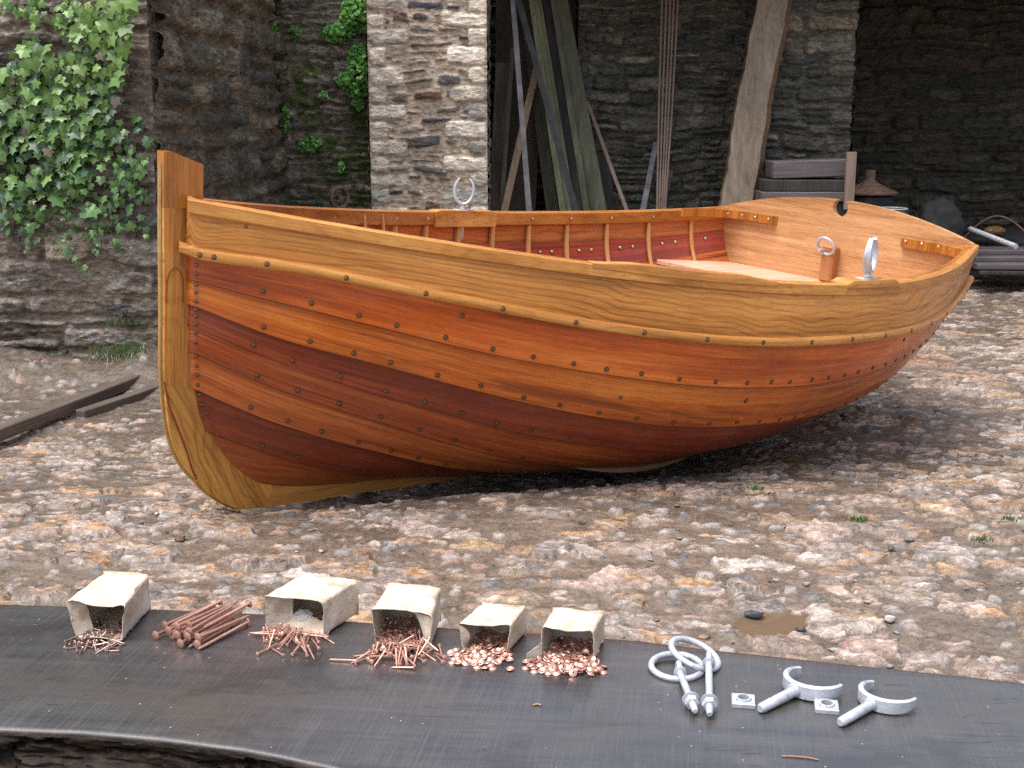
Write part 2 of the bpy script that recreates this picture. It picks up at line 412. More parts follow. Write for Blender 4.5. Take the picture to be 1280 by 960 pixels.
def plank_grid(k, vs, off, tt=TT, side=1):
    xu, fu = line(k-1, tt); xl, fl = line(k, tt)
    vs = np.array(vs)[None, :]
    x = xu[:, None]*(1-vs)+xl[:, None]*vs; f = fu[:, None]*(1-vs)+fl[:, None]*vs
    x = np.clip(x, .012, L)
    P = hull(x, f); N = hulln(x, f)
    return x, f, P, N
def lapfade(x): return (.45+.55*ss(.04, .5, x))*(1-.75*ss(L-.8, L-.1, x))
pm = ['oak', 'mah1', 'mah2', 'mah3', 'mah4', 'mah5', 'mah6', 'mah7']
for side in (1, -1):
    for k in range(8):
        ov = 0 if k == 0 else -.16
        vs = [ov] if k else []
        vs = vs+[0, .12, .3, .5, .7, .88, .97, 1.0]
        x, f, P, N = plank_grid(k, vs, 0, side=side)
        va = np.clip(np.array(vs), 0, 1)[None, :]
        off = LAP*(va*1.0)*lapfade(x)
        if k: off[:, 0] = -.0015
        if k == 7: off = off*.3
        O = P+N*off[..., None]; I = P+N*(off-TK)[..., None]
        gl = np.interp(x, _XG, _GL)
        uv = np.stack([x, np.broadcast_to(np.array(vs)[None, :]*.115+k*.5, x.shape)], -1)
        mb = MB(); strip(mb, loc(O, side), loc(I, side), uv)
        mat = M[pm[k]] if side == 1 else (M['oak_in'] if k == 0 else M['mahin'] if k == 1 else M[pm[k]])
        o = mb.build('sheer_strake' if k == 0 else 'plank', mat, boat, ang=30)
        PL[(side, k)] = o
        if side == 1 and k in (1, 2, 3, 4, 5): o['label'] = ['', 'bright orange upper plank', 'orange plank with dark streaks', 'dark red brown plank', 'brown plank with pale edge', 'tan brown plank'][k]
def railrun(x, f, side, prof, name, mat, off=0.0, up=None, vert=True):
    """prof: closed list of (outward, up)"""
    P = hull(x, f); N = hulln(x, f).copy()
    if vert: N[:, 2] *= .0 
    N /= np.linalg.norm(N, axis=1, keepdims=True)
    W = np.tile([0, 0, 1.], (len(x), 1)) if vert else None
    if not vert:
        T = np.gradient(P, axis=0); W = np.cross(N, T); W /= np.linalg.norm(W, axis=1, keepdims=True); W = np.where(W[:, 2:3] < 0, -W, W)
    n = len(x); m = len(prof)
    V = np.zeros((n, m, 3)); UV = np.zeros((n, m, 2))
    per = 0
    for j, (a, b) in enumerate(prof):
        if callable(a): aa = a(x)
        else: aa = np.full(n, a)
        bb = b(x) if callable(b) else np.full(n, b)
        V[:, j] = P+N*(aa+off)[:, None]+W*bb[:, None]; UV[:, j, 0] = x; UV[:, j, 1] = per
        q = prof[(j+1) % m]; 
        per += .012
    F = []
    for i in range(n-1):
        for j in range(m): F.append((i*m+j, i*m+(j+1) % m, (i+1)*m+(j+1) % m, (i+1)*m+j))
    F.append(tuple(range(m))); F.append(tuple((n-1)*m+j for j in range(m-1, -1, -1)))
    mb = MB(); mb.add(loc(V, side).reshape(-1, 3), F, UV.reshape(-1, 2)); return mb.build(name, mat, boat, ang=40)
xr = .016+(L+.004-.016)*np.linspace(0, 1, 100)**1.2
one = np.ones_like(xr)
def bulge(c, w, h): return lambda x: h*(ss(c-w, c-w*.8, x)-ss(c+w*.8, c+w, x))
for side in (1, -1):
    ro = .012
    railrun(xr, one, side, [(-.001, -.036), (ro-.004, -.036), (ro, -.032), (ro, -.004), (ro-.004, 0), (-.001, 0)], 'rubbing_rail', M['oak_rail'])
    xi = np.linspace(.07, L-.012, 90)
    hi = .034 if side == 1 else .052
    railrun(xi, np.ones_like(xi), side, [(-TK-.001, -hi), (-.030, -hi), (-.033, -hi+.003), (-.033, -.004), (-.030, -.0006), (-.0005, -.0006), (-.0005, -.01), (-TK-.001, -.012)], 'inwale', M['oak_inwale'])
    # lower rubbing strake, starts on the stem
    xl = .045+(L+.003-.045)*np.linspace(0, 1, 100)**1.2
    fl = np.interp(xl, *LINES[0])
    prof = [(.002, -.026), (.018, -.026), (.022, -.022), (.023, -.012), (.021, -.004), (.017, 0), (.002, .002)]
    P = hull(xl, fl)
    o = railrun(xl, fl, side, prof, 'rubbing_strake', M['oak_rail'], off=0)
    for s_ in (1,):
        # forward end lying on the stem side
        mb = MB()
        p1 = hull(.045, np.interp(.045, *LINES[0])); e0 = np.array([0.0, .020, p1[2]+.016])
        n1 = hulln(.045, np.interp(.045, *LINES[0])); n1 = n1*np.array([1, 1, 0]); n1 /= np.linalg.norm(n1)
        n0 = np.array([-.3, .95, 0])
        Vv = [e0+n0*a+np.array([0, 0, b]) for a, b in prof]+[p1+n1*a+np.array([0, 0, b]) for a, b in prof]
        m = len(prof); F = [(j, (j+1) % m, m+(j+1) % m, m+j) for j in range(m)]+[tuple(range(m))]
        mb.add(loc(np.array(Vv), side), F, [(v[0], v[2]) for v in Vv]); mb.build('strake_tip', M['oak_rail'], o)
# gunwale pads
def pad(side, x0, x1, name, h0=.004, lo=-.040, a0=-.040, a1=.014, taper=.02, mat='oak_rail'):
    x = np.linspace(x0, x1, 24); one = np.ones_like(x)
    tp = lambda v: h0*(ss(x0, x0+taper, v)-ss(x1-taper, x1, v))+.0006
    railrun(x, one, side, [(a0, lo), (a0, lambda v: tp(v)-.002), (a0+.002, tp), (a1, tp), (a1+.001, lambda v: tp(v)-.002), (a1+.001, -.012), (-.0, -.012), (-.002, lo)], name, M[mat])
XR_S, XR_P = .545*L, .620*L
pad(-1, XR_S-.19, XR_S+.17, 'rowlock_pad', .006, -.056, -.040, .004, .03)
pad(1, XR_P-.13, XR_P+.13, 'rowlock_pad', .010, -.030, -.052, .014, .03)
pad(1, .90, 1.42, 'rail_scarf', .010, -.030, -.036, .013, .12)
# keel, stem
kx = [.178, .23, .288, .406, .512, .717, .936, 1.3, 1.8, 2.3, 2.9]; kz = [.014, .007, .005, -.001, -.003, -.012, -.02, -.032, -.03, -.02, -.01]
rx = np.array([.201, .243, .286, .401, .662, .934, 1.3, 1.8, 2.3, 2.9]); rz = pch(rabx, rabz, rx)+.006
mb = MB()
poly = [(a, b) for a, b in zip(kx[2:], kz[2:])]+[(a, b) for a, b in zip(rx[::-1][:-2], rz[::-1][:-2])]
def pfn(hw): return lambda a, b, t: (a, t*hw, b)
mb.prism(poly, pfn(.020), -1, 1); keel = mb.build('keel', M['oak_deadwood'], boat)
outer = [(-.049, .974), (-.047, .758), (-.044, .597), (-.044, .473), (-.043, .402), (-.032, .282), (-.018, .226), (0, .181), (.023, .143), (.051, .111), (.084, .076), (.117, .05), (.178, .014), (.23, .007), (.288, .005)]
def smooth_poly(pts, it=2):
    for _ in range(it):
        q = [pts[0]]
        for a, b in zip(pts[:-1], pts[1:]): q += [(a[0]*.75+b[0]*.25, a[1]*.75+b[1]*.25), (a[0]*.25+b[0]*.75, a[1]*.25+b[1]*.75)]
        pts = q+[pts[-1]]
    return pts
outs = smooth_poly(outer)
def _inset(P_, d_):
    P_ = np.array(P_); T_ = np.gradient(P_, axis=0); T_ /= np.linalg.norm(T_, axis=1, keepdims=True)
    w_ = np.clip((P_[:, 1]-.0)/.10, 0, 1)[:, None]
    return [tuple(q_) for q_ in P_+np.stack([-T_[:, 1], T_[:, 0]], 1)*d_*w_]
outs = _inset(outs, .010)
inner = [(.286, .078), (.243, .092), (.206, .118), (.162, .158), (.124, .206), (.096, .258), (.074, .306), (.066, .374), (.065, .475), (.065, .974)]
def stem_piece(name, op, ip, mat, hw=.0205, fw=.0185):
    """body with bevelled fore edge: outer outline op, inner outline ip"""
    mb = MB()
    n = len(op)
    V = []
    # thickness: fw at outer edge, hw 2.2cm inboard
    op = [np.array(p) for p in op]
    ins = []
    for i, p in enumerate(op):
        t = op[min(i+1, n-1)]-op[max(i-1, 0)]; t = t/np.linalg.norm(t); nn = np.array([-t[1], t[0]])
        ins.append(p+nn*.022)
    for s in (-1, 1):
        V += [(p[0], s*fw, p[1]) for p in op]
    for s in (-1, 1):
        V += [(p[0], s*hw, p[1]) for p in ins]
    F = []
    for i in range(n-1):
        F.append((i, i+1, n+i+1, n+i)); F.append((i, 2*n+i, 2*n+i+1, i+1)); F.append((n+i, n+i+1, 3*n+i+1, 3*n+i))
    m = len(ip); b0 = 4*n
    for s in (-1, 1): V += [(p[0], s*hw, p[1]) for p in ip]
    F.append(tuple([2*n+i for i in range(n)]+[b0+j for j in range(m)])); F.append(tuple([3*n+i for i in range(n)]+[b0+m+j for j in range(m)]))
    for j in range(m-1): F.append((b0+j, b0+j+1, b0+m+j+1, b0+m+j))
    F.append((b0+m-1, 2*n, 3*n, b0+2*m-1)); F.append((2*n, 0, n, 3*n))
    F.append((2*n+n-1, b0, b0+m, 3*n+n-1)); F.append((n-1, 2*n+n-1, 3*n+n-1, 2*n-1))
    mb.add(V, F, [(v[0], v[2]) for v in V]); return mb.build(name, mat, boat, ang=25)
split = next(i for i, p in enumerate(outs) if p[1] < .40)
head = next(i for i, p in enumerate(outs) if p[1] < .86)
# stem head is cut with a raked top
top = [(outs[0][0], .976)]+outs[1:head+1]
stem_head = stem_piece('stem_head', top, [(.065, outs[head][1]), (.065, .947)], M['oak_stemtop'], hw=.0207)
stem = stem_piece('stem', outs[head:split+1], [(.066, outs[split][1]-.02), (.065, .475), (.065, outs[head][1])], M['oak_stem'])
foot = stem_piece('forefoot', outs[split:], inner[:8]+[(.066, outs[split][1]-.02)], M['oak_foot'])
# dark scarf joint and gouged facet on the forefoot
mb = MB()
sc = [(-.036, .40), (-.02, .33), (.006, .265), (.03, .20), (.046, .15), (.058, .122)]
mb.tube([(a, -.0212, b) for a, b in sc], .0022, 5); mb.build('scarf_joint', M['mah6'], foot)
mb = MB(); fc = [(-.030, .600), (-.0295, .655), (-.023, .680), (-.010, .692), (.004, .684), (.013, .662), (.016, .600)]
mb.tube([(a, -.0209, b) for a, b in fc], .0013, 5); mb.build('chamfer_stop', M['mah6'], stem)
# brass band on the fore edge
mb = MB(); bp = [(p[0]-.0015, 0, p[1]) for p in outs if p[1] < .93]
bp = [(bp[0][0], 0, .945)]+bp
mb.tube(bp, .0055, 8); mb.build('stem_band', M['brass'], stem)
# bilge runner
bx = np.linspace(1.08, 1.70, 40); bf = np.full(40, .315)
hh = .024*np.sin(np.clip((bx-1.08)/.62, 0, 1)*math.pi)**.7+.004
P = hull(bx, bf)
for side in (1, -1):
    Vv = []; 
    N = hulln(bx, bf)
    for i in range(40):
        w = np.cross(N[i], [1, 0, 0]); w /= np.linalg.norm(w)
        for a, b in ((-.012, -.014), (hh[i], -.010), (hh[i], .010), (-.012, .014)): Vv.append(P[i]+N[i]*a+w*b)
    F = [(i*4+j, i*4+(j+1) % 4, (i+1)*4+(j+1) % 4, (i+1)*4+j) for i in range(39) for j in range(4)]+[(0, 1, 2, 3), (159, 158, 157, 156)]
    mb = MB(); mb.add(loc(np.array(Vv), side), F, [(v[0], v[1]) for v in Vv]); mb.build('bilge_runner', M['oak_keel'], boat)
# transom
S = section(L); zs = ZSf(L); b = Bf(L); CR = .095
def arch(y): return zs+.002+CR*(1-(abs(y)/b)**2.0)
low = [(y, z) for y, z in S[::3]]
R0 = .036; zc = arch(0)-.032
pts = [(y, z) for y, z in low]                            # port, keel -> sheer
ys = np.linspace(b, .0, 30)
pts += [(y, arch(y)) for y in ys[1:] if y > .024]
a0 = math.asin(.021/R0)
pts.append((.021, arch(0)-.002))
for an in np.linspace(math.pi/2-a0, -math.pi*1.5+a0, 30)[0:]:
    pts.append((R0*math.cos(an), zc+R0*math.sin(an)))
pts.append((-.021, arch(0)-.002))
full = pts+[(-y, arch(y)) for y in ys[::-1] if .024 < y < b-1e-6]+[(-y, z) for y, z in low[::-1]]
mb = MB()
n = len(full)
V = [(L-.020, -y, z) for y, z in full]+[(L+.006, -y, z) for y, z in full]
F = [tuple(range(n)), tuple(range(2*n-1, n-1, -1))]+[(i, i+n, (i+1) % n+n, (i+1) % n) for i in range(n)]
mb.add(V, F, [(y, z) for y, z in full]*2); transom = mb.build('transom', M['oak_transom'], boat, ang=30)
# knees tying gunwale to transom
for side in (1, -1):
    bb = Bf(L-.05)-.012
    kn = [(L-.021, bb-.30), (L-.045, bb-.29), (L-.050, bb-.12), (L-.075, bb-.07), (L-.20, bb-.015), (L-.30, bb-.012), (L-.30, bb+.002), (L-.021, bb-.005)]
    if side == 1: kn = kn[:4]+[(L-.10, bb-.03), (L-.09, bb-.004), (L-.021, bb-.005)]
    mb = MB(); mb.prism(kn, lambda a, c, t: (a, -side*c, ZSf(L)-.008-(.006 if side == 1 else 0)+t), -.034, .0); kk = mb.build('quarter_knee', M['oak_inwale'], boat)
    for yy in (.27, .20, .13, .07):
        mb = MB(); mb.lathe([(.0055, 0), (.0055, .002), (.003, .004), (0, .0045)], Matrix.Translation((L-.047-(.13-min(yy, .13))*.4, -side*(bb-yy), ZSf(L)-.024)) @ Matrix.Rotation(-math.pi/2, 4, 'Y'), 10)
        mb.build('rivet', M['rivet_bright'], kk)
# breasthook
mb = MB(); mb.prism([(.066, -.05), (.066, .05), (.20, .118), (.26, .155), (.22, .06), (.20, 0), (.22, -.06), (.26, -.155), (.20, -.118)], lambda a, c, t: (a, c*.86, ZSf(.1)-.012+t-(a-.07)*.13), -.03, 0); mb.build('breasthook', M['oak_inwale'], boat)
# ribs
RIBX = [ (.605+.0675*i)*L for i in range(-7, 6)]
RIBX = [x for x in RIBX if .3 < x < L-.08]
for side in (-1, 1):
    for x in RIBX:
        f = np.linspace(.02, .985, 40); P = hull(np.full(40, x), f); N = hulln(np.full(40, x), f)
        Vv = []; F = []
        for i in range(40):
            for dx, o in ((-.010, -.0105), (-.010, -.022), (-.007, -.025), (.007, -.025), (.010, -.022), (.010, -.0105)):
                Vv.append(P[i]+N[i]*o+np.array([dx, 0, 0]))
        F = [(i*6+j, i*6+(j+1) % 6, (i+1)*6+(j+1) % 6, (i+1)*6+j) for i in range(39) for j in range(6)]
        uv = [(f_*1.2, dx) for f_ in f for dx in (0, .01, .014, .028, .032, .042)]
        mb = MB(); mb.add(loc(np.array(Vv), side), F, uv); mb.build('rib', M['oak_rib'], boat)
# two bare rib heads inside the bow
for x in (.335*L, .375*L):
    p = hull(x, 1.0); mb = MB()
    base = Vector((x, p[1]-.05, p[2]-.14)); tip = Vector((x-.01, p[1]-.037, p[2]-.012))
    mb.tube([(base.x, base.y, base.z), ((base.x+tip.x)/2, (base.y+tip.y)/2+.004, (base.z+tip.z)/2), tuple(tip)], [.013, .013, .010], 8, sq=(.55, 1)); 
    o = mb.build('rib_head', M['oak_rib'], boat)
# seat board at the stern
SZ = .516
def bl(u, v, z):
    d = ray(u, v); Cc = np.array([0, 0, H]); k = ((ORG-Cc)@Z+z)/(d@Z); W = Cc+k*d-ORG
    return float(W@A), float(W@Q)
pA = bl(831, 327, SZ)
mb = MB()
ysec = S[:, 0]; 
bi = float(np.interp(SZ, S[:, 1], S[:, 0]))-.02
xa = pA[0]
def inb(x): 
    P_ = section(x); return float(np.interp(SZ, P_[:, 1], P_[:, 0]))-.022
poly = [(L-.022, -inb(L-.022)), (L-.2, -inb(L-.2)), (xa+.02, -inb(xa+.02)), (xa, -inb(xa)+.03), (xa-.01, -.2), (xa-.03, .2), (xa-.03, inb(xa)-.05), (L-.2, inb(L-.2)), (L-.022, inb(L-.022))]
mb.prism(poly, lambda a, c, t: (a, -c, SZ+t), -.016, 0); mb.build('stern_seat', M['ply'], boat)
# post with ring against the transom
mb = MB(); pz = bl(1050, 306, .62)
mb.box((L-.045, 0, SZ+.075), (.05, .058, .15), bev=.008); post = mb.build('stern_post', M['post'], boat)
mb = MB()
rc = Vector((L-.085, .0, SZ+.148))
rot = Matrix.Rotation(R(64), 4, 'Y') @ Matrix.Rotation(0, 4, 'Z')
mb.tube([rc+rot @ Vector((.038*math.cos(t), .038*math.sin(t), 0)) for t in np.linspace(0, 2*math.pi, 33)[:-1]], .0058, 10, closed=True)
mb.tube([(L-.03, .012, SZ+.13), (L-.07, .018, SZ+.128), (L-.095, .022, SZ+.13)], .007, 8)
mb.build('ring_bolt', M['galv'], boat)
# rivets: heads on the port planks near each lower edge
rng = random.Random(5)
head_prof = [(.0058, .0004), (.0058, .0012), (.0048, .0019), (.0024, .0022), (0, .0023)]
def headmesh(prof, name):
    mb = MB(); mb.lathe(prof, None, 12); nf = len(mb.F); r0 = prof[0][0]; mb.lathe([(r0*1.25, -.001), (r0*1.25, .0003), (r0*.98, .0005)], None, 12); mb.F = mb.F[:len(mb.F)-1] if False else mb.F
    o = mb.build(name, [M['rivet'], RING]); me = o.data; me.polygons.foreach_set('material_index', [0 if i < nf else 1 for i in range(len(me.polygons))]); bpy.data.objects.remove(o); return me
t_ = NT('rivet_hole'); t_.fin((.035, .014, .008), .6); RING = t_.m
HM = headmesh(head_prof, 'rivet'); 
HMs = headmesh([(r*.72, z*.8) for r, z in head_prof], 'rivet_small')
HB = headmesh([(r*1.15, z*1.6) for r, z in head_prof], 'rivet_inside'); HB.materials[0] = M['rivet_bright']
cand = []
def rivet_at(k, x, f, off, me, parent, side=1, flip=False, dz=0):
    P = hull(x, f); N = hulln(x, f)
    if flip: N = -N
    p = P+N*off; p = loc(p, side)[0]; nn = loc(N, side)[0]
    q = Vector(nn).to_track_quat('Z', 'Y')
    cand.append((x, me, Matrix.Translation(p) @ q.to_matrix().to_4x4(), parent))
def planks_rivets():
    for k in (1, 2, 3, 4, 5, 6):
        X, Fv = LINES[k]; x = X[0]+.14+.03*rng.random()
        while x < (L-.15 if k < 3 else 1.9):
            gl = float(np.interp(x, _XG, _GL)); f = float(np.interp(x, X, Fv))+(.016+.004*rng.random())/gl
            rivet_at(k, x, f, LAP*lapfade(np.array(x))*.93, HM, PL[(1, k)])
            x += .098*(1 if x < 1.4 else .8)*rng.uniform(.85, 1.15)
    # hood end nails along the rabbet
    zz = [.725, .700, .678, .650, .630, .607, .585, .568, .548, .525, .500, .462, .436, .412, .385, .358, .330, .300, .268, .235, .205, .178, .155, .135, .118]
    for z in zz:
        x0 = float(np.interp(-z, [-v for v in rabz], rabx)); 
        nx = np.interp(-z+.01, [-v for v in rabz], rabx)-x0
        x = x0+.0075+ (.004 if z > .3 else .010); f = z2f(x, z+(0 if z > .3 else .006))
        k = next((i+1 for i, v in enumerate(LZ[1:], 0) if z > v), 7)
        rivet_at(k, x, f, .0055, HMs, PL[(1, min(k, 7))])
planks_rivets()
STR = []
_c0 = cand; cand = []
# bolts in the rubbing strake and under the rail, port
for x in [.02, .075, .19]+list(np.arange(.36, L-.1, .172)):
    f = float(np.interp(max(x, .046), *LINES[0])); 
    P = hull(max(x, .046), f)
    P = np.array([max(x, .046), P[1], P[2]]); N = hulln(max(x, .046), f)*np.array([1, 1, 0]); N /= np.linalg.norm(N)
    p = P+N*.0225+np.array([0, 0, -.013])
    p = loc(p, 1)[0]; nn = loc(N, 1)[0]
    cand.append((x, HM, Matrix.Translation(p) @ Vector(nn).to_track_quat('Z', 'Y').to_matrix().to_4x4(), PL[(1, 0)]))
for x in [.14, .205, .25, .50, .56, .75, .93, 1.13, 1.36, 1.60, 1.74, 1.87, 2.0, 2.13, 2.3, 2.5, 2.7]:
    f = 1-(.046+.012*rng.random())/float(np.interp(x, _XG, _GL)); rivet_at(0, x, f, .001, HM if rng.random() < .6 else HMs, PL[(1, 0)])
for x in (1.78, 1.95, .68, 1.2): rivet_at(0, x, .93-.02*rng.random(), .001, HM, PL[(1, 0)])
for x, f in ((.62, .79), (1.05, .655), (1.42, .70), (2.1, .83)): rivet_at(1, x, f, .005, HM, PL[(1, 1 if f > .7 else 2)])
# inside of the starboard side
for x in RIBX:
    p = hull(x, 1.0); 
    q_ = loc(p+np.array([0, -.0335, -.026]), -1)[0]
    cand.append((0, HB, Matrix.Translation(q_) @ Vector((0, -1, 0)).to_track_quat('Z', 'Y').to_matrix().to_4x4(), PL[(-1, 0)]))
    for dx in (.065, .125):
        xx = x+dx
        if xx < L-.06:
            f0 = float(np.interp(xx, *LINES[0]))-.014; rivet_at(0, xx, f0, .0135, HB, PL[(-1, 1)], side=-1, flip=True)
allr = _c0+cand
allr.sort(key=lambda c: c[0])
from collections import defaultdict
rest = defaultdict(list)
for i, (x, me, m, par) in enumerate(allr):
    if i < 90:
        o = bpy.data.objects.new('rivet', me); COL.objects.link(o); o.parent = par; o.matrix_local = m
    else: rest['all'].append((me, m))
for key, lst in rest.items():
    Vv = []; Ff = []; mats = []; n0 = 0; mi = []
    for me, m in lst:
        Vv += [m @ v.co for v in me.vertices]; Ff += [tuple(i+n0 for i in p.vertices) for p in me.polygons]; n0 += len(me.vertices)
        mi += [(2 if me is HB else 0) if p.material_index == 0 else 1 for p in me.polygons]
    o = mk('rivet_rows', [tuple(v) for v in Vv], Ff, [M['rivet'], RING, M['rivet_bright']], boat)
    o.data.polygons.foreach_set('material_index', mi); tag(o, kind='stuff')
# ---- rowlocks
def crescent_mesh(name, neck=True, shank=.0, rad=.042, w=.011, th=.0042, open_=38, neckh=.018, sx=1.0):
    """U in local XZ plane, opening +Z, origin at the neck foot; w = half breadth along Y"""
    mb = MB()
    c = Vector((0, 0, neckh+rad)); N = 32; V = []; F = []
    for i in range(N+1):
        a = R(-270+open_)+(R(360-2*open_))*i/N
        a = -math.pi/2+(i/N-.5)*(2*math.pi-2*R(open_))
        e = abs(i/N-.5)*2; hw = w*(1-.55*e**3)+.0; t = th*(1-.35*e**2)
        d = Vector((math.cos(a), 0, math.sin(a))); r_ = rad*(1+.10*e**2)
        for s, rr in ((-1, -t*.4), (-.8, t), (.8, t), (1, -t*.4), (.75, -t), (-.75, -t)):
            V.append(c+Vector((d.x*(rad*(1+.10*e**2)*sx+rr), s*hw, d.z*(r_+rr))))
    for i in range(N):
        for j in range(6): F.append((i*6+j, i*6+(j+1) % 6, (i+1)*6+(j+1) % 6, (i+1)*6+j))
    F.append(tuple(range(6))); F.append(tuple(N*6+j for j in range(5, -1, -1)))
    mb.add(V, F)
    mb.lathe([(.009, -.001), (.011, .004), (.008, .010), (.0085, neckh-.002), (.011, neckh+.004), (0, neckh+.004)], None, 14)
    return mb
def rowlock(name, M4, label, shank, scale=1.0, group=None):
    e = empty(name, mat=M4 @ Matrix.Scale(scale, 4))
    crescent_mesh('horns', sx=.72, open_=30, th=.005, w=.0125).build('horns', M['galv'], e)
    mb = MB(); mb.tube([(0, 0, 0), (0, 0, -shank*.9), (0, 0, -shank)], [.0088, .0078, .0055], 12); mb.build('shank', M['galv'], e)
    tag(e, label, 'rowlock', group); return e
def boatmat(x, side, up, rotz):
    p = hull(x, 1.0); p = loc(p+np.array([0, -.016, up]), side)[0]
    return BM @ Matrix.Translation(p) @ Matrix.Rotation(rotz, 4, 'Z')
rowlock('rowlock', boatmat(XR_P, 1, .012, R(18)), 'galvanised rowlock standing in the near gunwale by the stern', .10, 1.18, 'galvanised rowlocks')
rowlock('rowlock', boatmat(XR_S, -1, .008, R(-35)), 'galvanised rowlock standing in the far gunwale before the pale stone pillar', .10, 1.18, 'galvanised rowlocks')
for x, s in ((XR_P, 1), (XR_S, -1)):
    p = hull(x, 1.0); p = loc(p+np.array([0, -.018, .0118 if s == 1 else .0075]), s)[0]
    mb = MB(); mb.box(p, (.075, .03, .004), bev=.001); mb.build('socket_plate', M['galv'], boat)
# ------------------------------------------------------------------ masonry
def stone_field(U, V, seed, rowh=(.045, .11), lenr=(.12, .38), gap=.007, warp=.022, split=.35, rnd=.016, edges=None, edgeh=None):
    rng = np.random.RandomState(seed)
    w1 = (fbm(U*2.2, V*2.2, 1.3, 3, seed)-.5)*2; w2 = (fbm(U*2.2, V*2.2, 9.1, 3, seed+5)-.5)*2
    w3 = (fbm(U*16, V*16, 2.2, 3, seed+9)-.5)*2; w4 = (fbm(U*16, V*16, 4.2, 3, seed+11)-.5)*2
    Uw = U+warp*w1+.014*w3; Vw = V+warp*1.6*w2+.010*w4
    v0, v1 = Vw.min()-.1, Vw.max()+.2; rows = [v0]
    while rows[-1] < v1: rows.append(rows[-1]+rng.uniform(*rowh))
    rows = np.array(rows); ri = np.clip(np.searchsorted(rows, Vw)-1, 0, len(rows)-2)
    D = np.full(U.shape, -1.0); ID = np.zeros(U.shape, int); CU = np.zeros(U.shape); CV = np.zeros(U.shape); SZ_ = np.zeros(U.shape)
    u0, u1 = Uw.min()-.3, Uw.max()+.5
    for r in range(len(rows)-1):
        m = ri == r
        if not m.any(): continue
        h = rows[r+1]-rows[r]
        cu = [u0-rng.uniform(0, .3)]
        while cu[-1] < u1: cu.append(cu[-1]+rng.uniform(*lenr)*(.6+.6*h/rowh[1]))
        cu = np.array(cu)
        if edges is not None:
            e0, e1 = edges; el = .12+.14*((r % 2) == 0)*rng.uniform(.7, 1.1); er = .12+.16*((r % 2) == 1)*rng.uniform(.7, 1.1)
            mid = cu[(cu > e0+el+.05) & (cu < e1-er-.05)]
            cu = np.concatenate([[u0, e0-.002, e0+el], mid, [e1-er, e1+.002, u1]])
        u = Uw[m]; v = Vw[m]
        ci = np.clip(np.searchsorted(cu, u)-1, 0, len(cu)-2)
        sp = rng.rand(len(cu)) < split*(h > rowh[0]*1.4); sf = rng.uniform(.35, .65, len(cu))
        if edges is not None: sp[[1, len(cu)-3]] = False
        a = cu[ci]; b = cu[ci+1]; lo = np.full(u.shape, rows[r]); hi = np.full(u.shape, rows[r+1])
        spm = sp[ci]; cut = rows[r]+h*sf[ci]; up = v > cut
        lo = np.where(spm & up, cut, lo); hi = np.where(spm & ~up, cut, hi)
        sid = r*1000+ci*2+(spm & up)
        hw = (b-a)/2; hh = (hi-lo)/2
        rr = _h(sid, sid*0+3, sid*0, seed); g = gap*(.5+1.3*rr); tl = (_h(sid, sid*0+4, sid*0, seed)-.5)*.25
        x = u-(a+b)/2; y = v-(lo+hi)/2-tl*x*.5
        hw = hw-g; hh = np.maximum(hh-g, .004); rd = np.minimum(rnd*(.5+rr), hh*.8)
        qx = np.abs(x)-hw+rd; qy = np.abs(y)-hh+rd
        d = np.hypot(np.maximum(qx, 0), np.maximum(qy, 0))+np.minimum(np.maximum(qx, qy), 0)-rd
        D[m] = -d; ID[m] = sid; CU[m] = x/np.maximum(hw, .01); CV[m] = y/np.maximum(hh, .01); SZ_[m] = np.minimum(hh, hw)
    return D, ID, CU, CV, SZ_
def pick(ID, seed, palette, w=None):
    pal = np.array(palette); r = _h(ID, ID*0+11, ID*0, seed); w = np.ones(len(pal)) if w is None else np.array(w, float)
    cw = np.cumsum(w)/w.sum(); k = np.minimum(np.searchsorted(cw, r), len(pal)-1)
    c = pal[k]; j = (_h(ID, ID*0+12, ID*0, seed)-.5)
    return c*(1+.5*j[..., None])
